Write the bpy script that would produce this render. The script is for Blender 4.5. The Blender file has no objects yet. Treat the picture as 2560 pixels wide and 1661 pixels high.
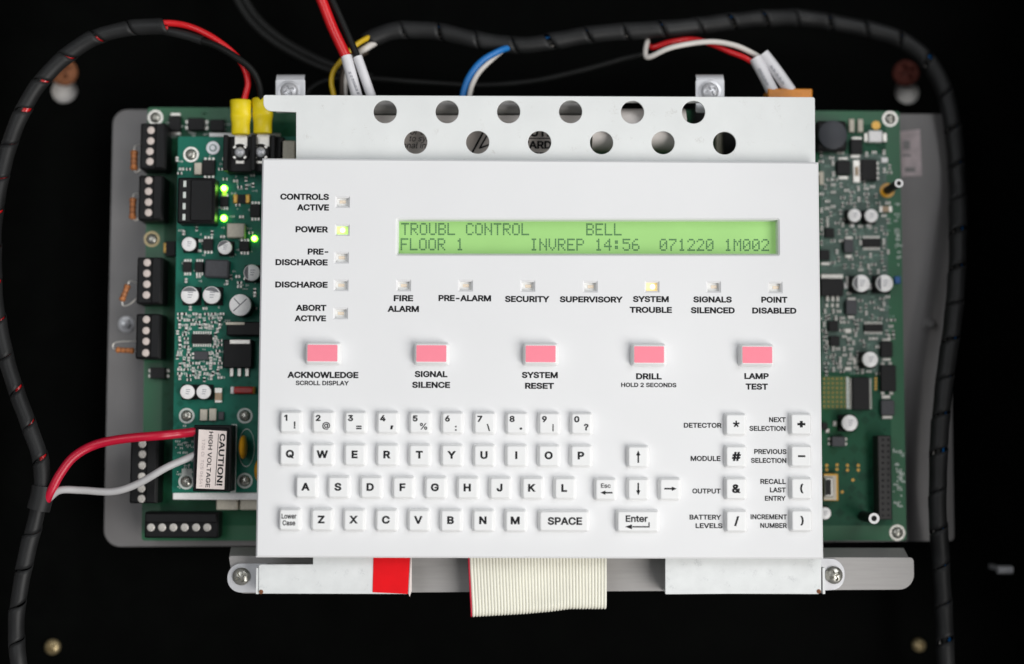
import bpy, bmesh, math, random, os
import numpy as np
from mathutils import Matrix, Vector, geometry

# ------------------------------------------------------------------ camera, world, lights, exposure
sc = bpy.context.scene
COL = sc.collection
# build space: x right, y up, z out of the wall (metres). World: x, -z, y
def Q(p): return Vector((p[0], -p[2], p[1]))

FPX = 2560*50/36.0
Xc = Vector((0.9999, -0.0053, -0.0140)).normalized()
Yc = Vector((0.0035, 0.9968, -0.0709)); Yc = (Yc - Xc*Yc.dot(Xc)).normalized()
Zc = Xc.cross(Yc)
T = Vector((-0.1164, 0.0809, -0.662))
def to_local(d): return Vector((Xc.dot(d), Yc.dot(d), Zc.dot(d)))     # R^T d
CAM = -to_local(T)
AX = [to_local(Vector(a)) for a in ((1,0,0),(0,1,0),(0,0,1))]         # camera axes in build space

cam = bpy.data.cameras.new('camera'); cam.lens = 50; cam.sensor_width = 36
cam.clip_start = 0.01; cam.clip_end = 20
co = bpy.data.objects.new('camera', cam); COL.objects.link(co)
m = Matrix.Identity(4)
for i in range(3):
    w = Q(AX[i])
    for j in range(3): m[j][i] = w[j]
m.translation = Q(CAM)
co.matrix_world = m
cam.dof.use_dof = True; cam.dof.focus_distance = 0.664; cam.dof.aperture_fstop = 2.2
sc.camera = co

world = bpy.data.worlds.new('World'); sc.world = world; world.use_nodes = True
bg = world.node_tree.nodes['Background']; bg.inputs[0].default_value = (0.93, 0.95, 1, 1); bg.inputs[1].default_value = 0.13

def area(name, pos, target, sx, sy, power, color):
    l = bpy.data.lights.new(name, 'AREA'); l.shape = 'RECTANGLE'; l.size = sx; l.size_y = sy
    l.energy = power; l.color = color
    o = bpy.data.objects.new(name, l); COL.objects.link(o)
    p = Q(pos); o.location = p
    o.rotation_euler = (Q(target)-p).to_track_quat('-Z', 'Y').to_euler()
    return o
PC = (0.13, -0.092, 0)
area('window_light', (1.36, -0.95, 1.42), PC, 1.3, 1.3, 37.5, (1.0, 0.985, 0.96))
area('left_fill_light', (-0.55, 0.20, 1.30), PC, 0.6, 0.8, 4.0, (0.95, 0.98, 1.0))  # added fill from the left, brightens the left board and cable
area('room_light', (0.95, 0.70, 1.38), PC, 0.9, 0.9, 10, (0.96, 0.98, 1.0))

sc.view_settings.view_transform = 'Standard'; sc.view_settings.look = 'None'
sc.view_settings.exposure = 0; sc.view_settings.gamma = 1
sc.view_settings.use_curve_mapping = False
sc.cycles.use_denoising = True
sc.cycles.max_bounces = 8

# ------------------------------------------------------------------ mapping photo points to planes at a depth
def W(uv, z):
    u, v = uv
    d = to_local(Vector(((u-1280)/FPX, (830.5-v)/FPX, -1)))
    t = (z-CAM.z)/d.z
    return Vector((CAM.x+d.x*t, CAM.y+d.y*t, z))
def SC(z): return (W((1281, 830), z)-W((1280, 830), z)).length
def mapper(x0, y0, w, rw):
    s = w/rw
    f = lambda px, py: (x0+px*s, y0+py*s)
    f.s = s
    return f
F = mapper(0, 0, 2560, 2380)
A = mapper(250, 220, 450, 1086)
B = mapper(250, 760, 450, 1053)
E = mapper(640, 380, 760, 2347)
G = mapper(1380, 380, 760, 2347)
H = mapper(640, 820, 760, 2347)
J = mapper(1380, 820, 760, 1956)
Cc = mapper(1960, 220, 440, 1171)
D = mapper(1960, 760, 440, 1029)
R8 = mapper(1300, 0, 1200, 2380)
R3 = mapper(560, 0, 500, 2380)

# ------------------------------------------------------------------ materials
def mat(name, color, rough=0.5, metal=0.0, var=0.0, vscale=300, bump=0.0, bscale=1500, emit=None, estr=0, spec=0.5, coat=0, stretch=None):
    m = bpy.data.materials.new(name); m.use_nodes = True
    nt = m.node_tree; p = nt.nodes['Principled BSDF']
    p.inputs['Base Color'].default_value = (*color, 1)
    p.inputs['Roughness'].default_value = rough; p.inputs['Metallic'].default_value = metal
    p.inputs['Specular IOR Level'].default_value = spec
    if coat: p.inputs['Coat Weight'].default_value = coat; p.inputs['Coat Roughness'].default_value = 0.15
    tc = nt.nodes.new('ShaderNodeTexCoord')
    src = tc.outputs['Object']
    if stretch:
        mp = nt.nodes.new('ShaderNodeMapping'); mp.inputs['Scale'].default_value = stretch
        nt.links.new(src, mp.inputs[0]); src = mp.outputs[0]
    n = nt.nodes.new('ShaderNodeTexNoise'); n.inputs['Scale'].default_value = vscale; n.inputs['Detail'].default_value = 5
    nt.links.new(src, n.inputs['Vector'])
    if var:
        mx = nt.nodes.new('ShaderNodeMix'); mx.data_type = 'RGBA'
        r = nt.nodes.new('ShaderNodeMapRange'); r.inputs['From Min'].default_value = .3; r.inputs['From Max'].default_value = .7
        nt.links.new(n.outputs[0], r.inputs[0]); nt.links.new(r.outputs[0], mx.inputs[0])
        mx.inputs[6].default_value = (*[c*(1-var) for c in color], 1)
        mx.inputs[7].default_value = (*[min(1, c*(1+var)) for c in color], 1)
        nt.links.new(mx.outputs[2], p.inputs['Base Color'])
    rr = nt.nodes.new('ShaderNodeMapRange'); rr.inputs['To Min'].default_value = max(0.02, rough-.06); rr.inputs['To Max'].default_value = min(1, rough+.06)
    nt.links.new(n.outputs[0], rr.inputs[0]); nt.links.new(rr.outputs[0], p.inputs['Roughness'])
    if bump:
        n2 = nt.nodes.new('ShaderNodeTexNoise'); n2.inputs['Scale'].default_value = bscale; n2.inputs['Detail'].default_value = 4
        nt.links.new(src, n2.inputs['Vector'])
        b = nt.nodes.new('ShaderNodeBump'); b.inputs['Strength'].default_value = bump; b.inputs['Distance'].default_value = 0.0003
        nt.links.new(n2.outputs[0], b.inputs['Height']); nt.links.new(b.outputs[0], p.inputs['Normal'])
    if emit:
        p.inputs['Emission Color'].default_value = (*emit, 1); p.inputs['Emission Strength'].default_value = estr
    return m

def add_specks(m, color, scale, thresh, amount):
    """fine scratches and specks with a shape of their own, mixed over the colour"""
    nt = m.node_tree; p = nt.nodes['Principled BSDF']
    tc = nt.nodes.new('ShaderNodeTexCoord')
    n1 = nt.nodes.new('ShaderNodeTexNoise'); n1.inputs['Scale'].default_value = scale; n1.inputs['Detail'].default_value = 6; n1.inputs['Distortion'].default_value = 2.0
    n2 = nt.nodes.new('ShaderNodeTexNoise'); n2.inputs['Scale'].default_value = scale*.12
    for n in (n1, n2): nt.links.new(tc.outputs['Object'], n.inputs['Vector'])
    mu = nt.nodes.new('ShaderNodeMath'); mu.operation = 'MULTIPLY'
    nt.links.new(n1.outputs[0], mu.inputs[0]); nt.links.new(n2.outputs[0], mu.inputs[1])
    r = nt.nodes.new('ShaderNodeMapRange'); r.inputs['From Min'].default_value = thresh; r.inputs['From Max'].default_value = thresh+.05; r.inputs['To Max'].default_value = amount
    nt.links.new(mu.outputs[0], r.inputs[0])
    mx = nt.nodes.new('ShaderNodeMix'); mx.data_type = 'RGBA'
    old = p.inputs['Base Color'].links
    if old: nt.links.new(old[0].from_socket, mx.inputs[6])
    else: mx.inputs[6].default_value = p.inputs['Base Color'].default_value
    mx.inputs[7].default_value = (*color, 1)
    nt.links.new(r.outputs[0], mx.inputs[0]); nt.links.new(mx.outputs[2], p.inputs['Base Color'])

def pcb_mat(name, c1, c2, c3):
    m = mat(name, c1, rough=0.42, var=0, spec=.2)
    nt = m.node_tree; p = nt.nodes['Principled BSDF']
    tc = nt.nodes.new('ShaderNodeTexCoord')
    n0 = nt.nodes.new('ShaderNodeTexNoise'); n0.inputs['Scale'].default_value = 14; n0.inputs['Detail'].default_value = 2
    nt.links.new(tc.outputs['Object'], n0.inputs['Vector'])
    v = nt.nodes.new('ShaderNodeTexVoronoi'); v.distance = 'MANHATTAN'; v.feature = 'F1'; v.inputs['Scale'].default_value = 190
    nt.links.new(tc.outputs['Object'], v.inputs['Vector'])
    r = nt.nodes.new('ShaderNodeMapRange'); r.inputs['From Min'].default_value = .42; r.inputs['From Max'].default_value = .6; r.inputs['To Max'].default_value = .55
    nt.links.new(v.outputs['Distance'], r.inputs[0])
    r0 = nt.nodes.new('ShaderNodeMapRange'); r0.inputs['From Min'].default_value = .42; r0.inputs['From Max'].default_value = .58
    nt.links.new(n0.outputs[0], r0.inputs[0])
    a = nt.nodes.new('ShaderNodeMix'); a.data_type = 'RGBA'; a.inputs[6].default_value = (*c1, 1); a.inputs[7].default_value = (*c2, 1)
    nt.links.new(r0.outputs[0], a.inputs[0])
    b = nt.nodes.new('ShaderNodeMix'); b.data_type = 'RGBA'; b.inputs[7].default_value = (*c3, 1)
    nt.links.new(a.outputs[2], b.inputs[6]); nt.links.new(r.outputs[0], b.inputs[0])
    nt.links.new(b.outputs[2], p.inputs['Base Color'])
    return m

M = {}
M['black_paint'] = mat('black_paint', (.0011, .0013, .0011), .7, var=.4, vscale=60, bump=.15, bscale=900, spec=.04)
M['wall'] = mat('pale_wall', (.60, .57, .54), .8, var=.08, vscale=90)
M['panel'] = mat('white_panel_plastic', (.80, .80, .805), .5, var=.012, vscale=25, bump=.05, bscale=2600, spec=.35)
M['key'] = mat('white_key_plastic', (.86, .86, .855), .42, var=.01, vscale=120, spec=.4)
M['pink'] = mat('pink_insert', (1.0, .27, .35), .45, var=.02, vscale=300, spec=.3)
M['ink'] = mat('black_ink', (.008, .008, .010), .55, var=.1, spec=.2)
M['lcd'] = mat('lcd_green', (.27, .47, .165), .35, var=.08, vscale=18, emit=(.31, .60, .19), estr=.34, spec=.3)
M['lcd_ink'] = mat('lcd_segment', (.085, .19, .085), .4, var=.03, emit=(.1, .22, .1), estr=.12, spec=.2)
M['led_off'] = mat('led_chip_tan', (.80, .68, .54), .4, var=.2, vscale=2500)
M['led_well'] = mat('led_window', (.86, .86, .84), .35, var=.02)
M['led_green'] = mat('led_window_green', (.7, .95, .4), .35, emit=(.55, 1, .10), estr=.5)
M['led_green_core'] = mat('led_core_green', (.9, 1, .7), .3, emit=(.95, 1, .62), estr=1.1)
M['led_amber'] = mat('led_window_amber', (1, .8, .45), .35, emit=(1, .72, .25), estr=.38)
M['led_amber_core'] = mat('led_core_amber', (1, .95, .8), .3, emit=(1, .93, .70), estr=1.0)
M['bracket'] = mat('white_painted_steel', (.77, .785, .775), .45, var=.04, vscale=40, bump=.08, bscale=1200, spec=.4)
add_specks(M['bracket'], (.42, .39, .35), 1300, .385, .4)
M['galv'] = mat('scratched_zinc_white', (.76, .775, .77), .45, metal=.05, var=.04, vscale=160, bump=.1, bscale=900)
add_specks(M['galv'], (.42, .43, .44), 2200, .35, .45)
M['rail'] = mat('brushed_steel', (.37, .355, .345), .5, metal=.25, var=.05, vscale=60, bump=.025, bscale=400, stretch=(1, 1, 14))
M['ear'] = mat('zinc_plated', (.66, .66, .68), .36, metal=.45, var=.06, vscale=120)
M['screw'] = mat('nickel_screw', (.50, .49, .44), .3, metal=.8, var=.15, vscale=500)
M['screw_pale'] = mat('pale_terminal_screw', (.64, .55, .505), .6, metal=0, var=.1, vscale=800)
M['screw_dim'] = mat('dull_terminal_screw', (.55, .52, .48), .4, metal=.4, var=.15, vscale=900)
M['rust'] = mat('rust', (.20, .07, .025), .8, var=.4, vscale=900)
M['chassis'] = mat('grey_chassis_paint', (.172, .164, .162), .42, metal=.2, var=.08, vscale=30, bump=.06, bscale=700)
M['pcb'] = pcb_mat('green_solder_mask', (.006, .055, .028), (.008, .085, .030), (.012, .10, .05))
M['pcb_edge'] = mat('bright_green_mask', (.008, .105, .040), .4, var=.1, vscale=50)
M['pcb_grey'] = mat('grey_green_mask', (.055, .110, .085), .4, var=.3, vscale=220)
M['pcb_teal'] = pcb_mat('teal_solder_mask', (.002, .135, .088), (.001, .105, .068), (.010, .17, .115))
M['pcb_side'] = mat('bare_laminate', (.50, .48, .40), .6, var=.1)
M['black'] = mat('black_plastic', (.006, .006, .0065), .45, var=.2, vscale=400, spec=.22)
M['chip'] = mat('chip_epoxy', (.010, .0095, .010), .5, var=.15, vscale=900, spec=.25)
M['chip2'] = mat('grey_chip_epoxy', (.045, .045, .052), .5, var=.15, vscale=900)
M['hole'] = mat('dark_hollow', (.003, .003, .003), .8)
M['tin'] = mat('tinned_lead', (.72, .69, .64), .32, metal=.6, var=.1, vscale=900)
M['silver'] = mat('aluminium_can', (.86, .84, .83), .42, metal=.1, var=.05, vscale=900)
M['cap_mark'] = mat('capacitor_marking', (.16, .16, .17), .5, var=.1)
M['silk'] = mat('white_silkscreen', (.62, .66, .62), .6, var=.1, vscale=900)
M['silk_dim'] = mat('faint_silkscreen', (.22, .34, .28), .6, var=.1, vscale=900)
M['tan'] = mat('ceramic_tan', (.42, .30, .19), .45, var=.15, vscale=900)
M['beige'] = mat('beige_ceramic', (.58, .53, .44), .5, var=.08, vscale=900)
M['greyish'] = mat('grey_ceramic', (.34, .33, .31), .5, var=.3, vscale=150)
M['gold'] = mat('gold_plating', (.60, .34, .07), .35, metal=.5, var=.1, vscale=900)
M['yellow'] = mat('yellow_vinyl', (.80, .62, .008), .4, var=.06, vscale=120, spec=.4)
M['disc'] = mat('orange_disc', (.72, .34, .012), .35, var=.12, vscale=200, coat=.3)
M['copper'] = mat('resistor_brown', (.46, .16, .045), .4, var=.3, vscale=600)
M['red_w'] = mat('red_wire', (.62, .008, .012), .33, var=.1, vscale=60, coat=.2)
M['crimson_w'] = mat('crimson_wire', (.50, .004, .03), .36, var=.1, vscale=60)
M['black_w'] = mat('black_wire', (.006, .0062, .0058), .5, var=.2, vscale=80, spec=.22)
M['wrap'] = mat('black_spiral_wrap', (.013, .0132, .0135), .50, var=.35, vscale=60, bump=.08, bscale=500, spec=.3)
M['white_w'] = mat('white_wire', (.66, .62, .58), .45, var=.06, vscale=80)
M['grey_w'] = mat('grey_white_wire', (.46, .45, .45), .45, var=.08, vscale=80)
M['blue_w'] = mat('blue_wire', (.008, .16, .48), .4, var=.1, vscale=80)
M['yellow_w'] = mat('yellow_wire', (.62, .40, .008), .4, var=.1, vscale=80)
M['brown_w'] = mat('brown_wire', (.07, .05, .035), .5, var=.1)
M['sleeve'] = mat('white_marker_sleeve', (.70, .69, .71), .45, var=.05, vscale=200)
M['smudge'] = mat('faded_marker_ink', (.33, .33, .36), .6, var=.3, vscale=900)
M['ivory'] = mat('ivory_ribbon', (.82, .80, .69), .42, var=.05, vscale=60, spec=.4)
M['red_tape'] = mat('red_tape', (.78, .003, .008), .5, var=.06, vscale=120, bump=.1, bscale=150, spec=.2)
M['paper'] = mat('pinkish_paper', (.80, .70, .66), .7, var=.05, vscale=300)
M['paper_dim'] = mat('greyed_sticker', (.50, .42, .43), .6, var=.25, vscale=160)
M['ink_grey'] = mat('faded_ink', (.42, .36, .35), .7)
M['orange'] = mat('orange_connector', (.62, .22, .02), .4, var=.1)
M['red_p'] = mat('red_glass_part', (.42, .015, .01), .35, var=.2, vscale=600)
M['blue_p'] = mat('blue_part', (.01, .09, .30), .4)
M['glow'] = mat('lit_green_led', (.3, 1, .1), .3, emit=(.25, 1, .03), estr=7)
M['glow_core'] = mat('lit_green_led_core', (.8, 1, .6), .3, emit=(.62, 1, .25), estr=10)
M['shield'] = mat('pale_shield', (.72, .67, .64), .5, metal=.1, var=.06, vscale=70)
M['sticker_grey'] = mat('caution_sticker', (.62, .56, .53), .65, var=.05, vscale=200)
M['brass'] = mat('dull_brass', (.42, .33, .18), .38, metal=.6, var=.2, vscale=600)

# ------------------------------------------------------------------ builders
ABS = {}
def link(name, me, parent=None, at=(0, 0, 0)):
    o = bpy.data.objects.new(name, me); COL.objects.link(o)
    at = Vector(at); ABS[o.name] = at
    if parent:
        o.parent = parent; o.location = Q(at-ABS[parent.name])
    else: o.location = Q(at)
    return o
def tag(o, label, cat, group=None):
    o['label'] = label; o['category'] = cat
    if group: o['group'] = group
    return o
def thing(name, at, label, cat, group=None): return tag(link(name, None, None, at), label, cat, group)

class MB:
    def __init__(s): s.v = []; s.f = []; s.mi = []
    def add(s, vs, fs, mi=0):
        o = len(s.v); s.v += [Vector(v) for v in vs]; s.f += [[i+o for i in f] for f in fs]; s.mi += [mi]*len(fs); return s
    def box(s, cx, cy, z0, z1, w, h, mi=0, rot=0, bev=0):
        b = min(bev, w*.45, h*.45, abs(z1-z0)*.9)
        c, si = math.cos(rot), math.sin(rot)
        def ring(hw, hh, z, k):
            pts = [(-hw+k, -hh), (hw-k, -hh), (hw, -hh+k), (hw, hh-k), (hw-k, hh), (-hw+k, hh), (-hw, hh-k), (-hw, -hh+k)] if k else [(-hw, -hh), (hw, -hh), (hw, hh), (-hw, hh)]
            return [(cx+x*c-y*si, cy+x*si+y*c, z) for x, y in pts]
        if b: rs = [ring(w/2, h/2, z0, b*.7), ring(w/2, h/2, z1-b, b*.7), ring(w/2-b, h/2-b, z1, b*.4)]
        else: rs = [ring(w/2, h/2, z0, 0), ring(w/2, h/2, z1, 0)]
        return s.loft(rs, mi)
    def loft(s, rs, mi=0, caps=True):
        n = len(rs[0]); vs = [p for r in rs for p in r]; fs = []
        for k in range(len(rs)-1):
            for i in range(n):
                j = (i+1) % n; fs.append([k*n+i, k*n+j, (k+1)*n+j, (k+1)*n+i])
        if caps: fs += [list(range(n))[::-1], [(len(rs)-1)*n+i for i in range(n)]]
        return s.add(vs, fs, mi)
    def cyl(s, cx, cy, z0, z1, r, mi=0, seg=28, r1=None, bev=0):
        r1 = r if r1 is None else r1
        ring = lambda rr, z: [(cx+rr*math.cos(2*math.pi*i/seg), cy+rr*math.sin(2*math.pi*i/seg), z) for i in range(seg)]
        rs = [ring(r, z0), ring(r1, z1-bev)] + ([ring(r1-bev*.3, z1-bev*.3), ring(r1-bev, z1)] if bev else [])
        return s.loft(rs, mi)
    def annulus(s, cx, cy, z0, z1, ro, ri, mi=0, seg=32, sx=1):
        c = [(math.cos(2*math.pi*i/seg), math.sin(2*math.pi*i/seg)) for i in range(seg)]
        rs = [[(cx+x*r*sx, cy+y*r, z) for x, y in c] for r, z in ((ri, z0), (ro, z0), (ro, z1), (ri, z1), (ri, z0))]
        return s.loft(rs, mi, caps=False)
    def tube(s, pts, r, mi=0, seg=14, caps=True):
        fr = frames(pts); rs = []
        for k, (p, t, n, b) in enumerate(fr):
            rr = r[k] if isinstance(r, (list, tuple)) else r
            rs.append([p+(n*math.cos(2*math.pi*i/seg)+b*math.sin(2*math.pi*i/seg))*rr for i in range(seg)])
        return s.loft(rs, mi, caps)
    def mesh(s, name, mats, at, smooth=35):
        me = bpy.data.meshes.new(name); at = Vector(at)
        me.from_pydata([tuple(Q(v-at)) for v in s.v], [], s.f)
        for q in mats: me.materials.append(q)
        for p, k in zip(me.polygons, s.mi): p.material_index = k
        bm = bmesh.new(); bm.from_mesh(me)
        bmesh.ops.recalc_face_normals(bm, faces=bm.faces)
        bm.to_mesh(me); bm.free()
        if smooth:
            for p in me.polygons: p.use_smooth = True
            me.set_sharp_from_angle(angle=math.radians(smooth))
        return me
    def build(s, name, mats, parent=None, at=None, smooth=35):
        if not isinstance(mats, (list, tuple)): mats = [mats]
        if at is None:
            lo = [min(v[i] for v in s.v) for i in range(3)]; hi = [max(v[i] for v in s.v) for i in range(3)]
            at = ((lo[0]+hi[0])/2, (lo[1]+hi[1])/2, lo[2])
        return link(name, s.mesh(name, mats, at, smooth), parent, at)

def spline(pts, n=10):
    pts = [Vector(p) for p in pts]; P = [pts[0]*2-pts[1]]+pts+[pts[-1]*2-pts[-2]]; out = []
    for i in range(1, len(P)-2):
        for k in range(n):
            t = k/n; a, b, c, d = P[i-1], P[i], P[i+1], P[i+2]
            out.append(.5*((2*b)+(c-a)*t+(2*a-5*b+4*c-d)*t*t+(3*b-a-3*c+d)*t**3))
    out.append(pts[-1]); return out
def resample(pts, step):
    d = [0]
    for a, b in zip(pts, pts[1:]): d.append(d[-1]+(b-a).length)
    n = max(2, int(d[-1]/step)); out = []; k = 0
    for i in range(n+1):
        x = d[-1]*i/n
        while k < len(d)-2 and d[k+1] < x: k += 1
        t = (x-d[k])/max(1e-9, d[k+1]-d[k]); out.append(pts[k].lerp(pts[k+1], t))
    return out, d[-1]
def frames(pts):
    pts = [Vector(p) for p in pts]; out = []; n = None
    for i, p in enumerate(pts):
        t = (pts[min(i+1, len(pts)-1)]-pts[max(i-1, 0)]).normalized()
        if n is None:
            ref = Vector((0, 0, 1)) if abs(t.z) < .9 else Vector((1, 0, 0))
            n = t.cross(ref).normalized()
        else: n = (n-t*n.dot(t)).normalized()
        out.append((p, t, n, t.cross(n)))
    return out

def curve_mesh(name, loops, z0, z1, bev, mats, at, res=1):
    """flat sheet with holes: loops of (x,y) closed outlines, first is the rim"""
    cu = bpy.data.curves.new(name, 'CURVE'); cu.dimensions = '2D'; cu.fill_mode = 'BOTH'
    for L in loops:
        sp = cu.splines.new('POLY'); sp.points.add(len(L)-1)
        for p, (x, y) in zip(sp.points, L): p.co = (x-at[0], y-at[1], 0, 1)
        sp.use_cyclic_u = True
    cu.extrude = max(0, (z1-z0)/2-bev); cu.bevel_depth = bev; cu.bevel_resolution = res; cu.offset = -bev
    ob = bpy.data.objects.new(name, cu)
    me = bpy.data.meshes.new_from_object(ob)
    bpy.data.objects.remove(ob); bpy.data.curves.remove(cu)
    zc = (z0+z1)/2-at[2]
    for v in me.vertices: v.co = Q((v.co.x, v.co.y, v.co.z+zc))
    me.materials.clear()
    for q in mats: me.materials.append(q)
    for p in me.polygons: p.use_smooth = True
    me.set_sharp_from_angle(angle=math.radians(30))
    return me
def plate(name, loops, z0, z1, bev, m, parent=None, at=None, res=1):
    if at is None:
        xs = [p[0] for p in loops[0]]; ys = [p[1] for p in loops[0]]
        at = ((min(xs)+max(xs))/2, (min(ys)+max(ys))/2, z0)
    return link(name, curve_mesh(name, loops, z0, z1, bev, [m], at, res), parent, at)
def rounded(pts, radii, seg=7):
    """polygon with a radius per corner (same unit as pts)"""
    out = []; n = len(pts)
    for i, p in enumerate(pts):
        r = radii[i] if isinstance(radii, (list, tuple)) else radii
        p = Vector(p); a = Vector(pts[i-1]); b = Vector(pts[(i+1) % n])
        if r <= 0: out.append((p.x, p.y)); continue
        da, db = (a-p).normalized(), (b-p).normalized()
        ang = math.acos(max(-1, min(1, da.dot(db)))); d = r/math.tan(ang/2)
        d = min(d, (a-p).length*.49, (b-p).length*.49); rr = d*math.tan(ang/2)
        p0, p1 = p+da*d, p+db*d; c = p+(da+db).normalized()*(rr/math.sin(ang/2))
        a0 = math.atan2(p0.y-c.y, p0.x-c.x); a1 = math.atan2(p1.y-c.y, p1.x-c.x)
        da_ = (a1-a0+math.pi) % (2*math.pi)-math.pi
        for k in range(seg+1):
            t = a0+da_*k/seg; out.append((c.x+rr*math.cos(t), c.y+rr*math.sin(t)))
    return out
def WP(mp, pts, z): return [tuple(W(mp(*p), z)[:2]) for p in pts]
def circle(c, r, seg=40): return [(c[0]+r*math.cos(2*math.pi*i/seg), c[1]+r*math.sin(2*math.pi*i/seg)) for i in range(seg)]

# lettering -------------------------------------------------------
FONT = None
try:
    fp = os.path.join(bpy.utils.resource_path('LOCAL'), 'datafiles', 'fonts', 'Inter.woff2')
    if os.path.exists(fp): FONT = bpy.data.fonts.load(fp)
except Exception: FONT = None
TXT = {}
CAPH = {}
def outlines(body):
    """closed outlines of a word, as lists of (x, y)"""
    cu = bpy.data.curves.new('t', 'FONT'); cu.body = body; cu.size = 10; cu.fill_mode = 'NONE'
    if FONT: cu.font = FONT
    cu.resolution_u = 4
    ob = bpy.data.objects.new('t', cu); me = bpy.data.meshes.new_from_object(ob)
    vs = [(v.co.x, v.co.y) for v in me.vertices]; nb = {}
    for e in me.edges:
        i, j = e.vertices; nb.setdefault(i, []).append(j); nb.setdefault(j, []).append(i)
    bpy.data.objects.remove(ob); bpy.data.curves.remove(cu); bpy.data.meshes.remove(me)
    seen = set(); loops = []
    for i in range(len(vs)):
        if i in seen or i not in nb: continue
        # follow the edges in index order so that the outline keeps its winding
        L = [i]; seen.add(i); cur = i
        nxt = i+1 if i+1 in nb[i] else nb[i][0]
        while nxt != i and nxt not in seen:
            L.append(nxt); seen.add(nxt); prev, cur = cur, nxt
            q = [k for k in nb[cur] if k != prev]
            if not q: break
            nxt = q[0]
        pts = []
        for k in L:
            if not pts or (abs(vs[k][0]-pts[-1][0])+abs(vs[k][1]-pts[-1][1])) > 1e-4: pts.append(vs[k])
        if len(pts) > 2 and (abs(pts[0][0]-pts[-1][0])+abs(pts[0][1]-pts[-1][1])) < 1e-4: pts.pop()
        if len(pts) > 2: loops.append(pts)
    if '1' in body:         # plain figure one without a foot
        loops = [L for L in loops if not (len(L) == 4 and max(p[1] for p in L) < .8 and min(p[1] for p in L) > -.05 and max(p[0] for p in L)-min(p[0] for p in L) > 2)]
    if 'I' in body:         # plain capital I without slabs
        sh = 0; out = []
        for L in sorted(loops, key=lambda L: min(p[0] for p in L)):
            xs = [p[0] for p in L]; x0, x1 = min(xs), max(xs); c = (x0+x1)/2
            if len(L) == 12 and sum(abs(x-x0) < .02 for x in xs) == 4 and sum(abs(x-x1) < .02 for x in xs) == 4 and x1-x0 < 3:
                ix = [x for x in xs if x0+.1 < x < x1-.1]; a, b = min(ix), max(ix); ys = [p[1] for p in L]
                sh += .5; out.append([(a-sh, min(ys)), (a-sh, max(ys)), (b-sh, max(ys)), (b-sh, min(ys))]); sh += .5
            else: out.append([(x-sh, y) for x, y in L])
        loops = out
    return loops
def sarea(L): return sum(L[i-1][0]*L[i][1]-L[i][0]*L[i-1][1] for i in range(len(L)))/2
def glyphs(s, bold=.022):
    """text outline as verts, faces and bounding box, cap height normalised to 1; bold thickens the strokes"""
    key = (s, bold)
    if key in TXT: return TXT[key]
    if 0 not in CAPH:
        hl = outlines('H'); CAPH[0] = (min(p[1] for L in hl for p in L), max(p[1] for L in hl for p in L))
    y0, y1 = CAPH[0]; k = 1/(y1-y0)
    loops = [[(x*k, (y-y0)*k) for x, y in L] for L in outlines(s)]
    big = max(loops, key=lambda L: abs(sarea(L))); sg = 1 if sarea(big) > 0 else -1
    d = bold*1.5; out = []
    for L in loops:
        n = len(L); N = []
        for i in range(n):
            a, p, b = Vector(L[i-1]), Vector(L[i]), Vector(L[(i+1) % n])
            e1, e2 = (p-a).normalized(), (b-p).normalized()
            n1, n2 = Vector((e1.y, -e1.x))*sg, Vector((e2.y, -e2.x))*sg
            m_ = n1+n2
            if m_.length < .2: m_ = n1
            m_.normalize(); q = p+m_*min(d/max(.35, m_.dot(n1)), d*2)
            N.append((q.x, q.y*(1-2*d)+d))
        out.append(N)
    vin = [Vector(p) for L in out for p in L]; ed = []; o = 0
    for L in out: ed += [(o+i, o+(i+1) % len(L)) for i in range(len(L))]; o += len(L)
    V, _, Fc, _, _, _ = geometry.delaunay_2d_cdt(vin, ed, [], 0, 1e-7)
    P = np.array([(v.x, v.y) for v in V]); Fa = np.array(Fc); cen = P[Fa].mean(1); wn = np.zeros(len(Fa), int)
    for L in out:           # winding number of every triangle's centre
        q0 = np.array(L); q1 = np.roll(q0, -1, 0)
        up = (q0[:, 1][None] <= cen[:, 1][:, None]); up1 = (q1[:, 1][None] <= cen[:, 1][:, None])
        side = (q1[:, 0]-q0[:, 0])[None]*(cen[:, 1][:, None]-q0[:, 1][None])-(cen[:, 0][:, None]-q0[:, 0][None])*(q1[:, 1]-q0[:, 1])[None]
        wn += (up & ~up1 & (side > 0)).sum(1)-(~up & up1 & (side < 0)).sum(1)
    vs = [tuple(p) for p in P]; fs = [list(map(int, f)) for f, w in zip(Fc, wn) if w*sg > 0]
    res = (vs, fs, min(p[0] for L in out for p in L), max(p[0] for L in out for p in L), min(p[1] for L in out for p in L), max(p[1] for L in out for p in L))
    TXT[key] = res
    return res
def text_at(mb, s, x0, x1, yb, cap, z, bold=.022, mi=0, rot=None):
    """stretch text between x0..x1 with its baseline at yb"""
    vs, fs, a, b, _, _ = glyphs(s, bold)
    k = (x1-x0)/(b-a)
    mb.add([(x0+(x-a)*k, yb+y*cap, z) for x, y in vs], fs, mi)
def text_c(mb, s, cx, cy, cap, z, bold=.022, mi=0, wide=1.0, centre_box=False, rot=0):
    vs, fs, a, b, c, d = glyphs(s, bold)
    oy = (c+d)/2 if centre_box else .5
    cr, sr = math.cos(rot), math.sin(rot)
    pts = []
    for x, y in vs:
        px, py = (x-(a+b)/2)*cap*wide, (y-oy)*cap
        pts.append((cx+px*cr-py*sr, cy+px*sr+py*cr, z))
    mb.add(pts, fs, mi)

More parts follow.
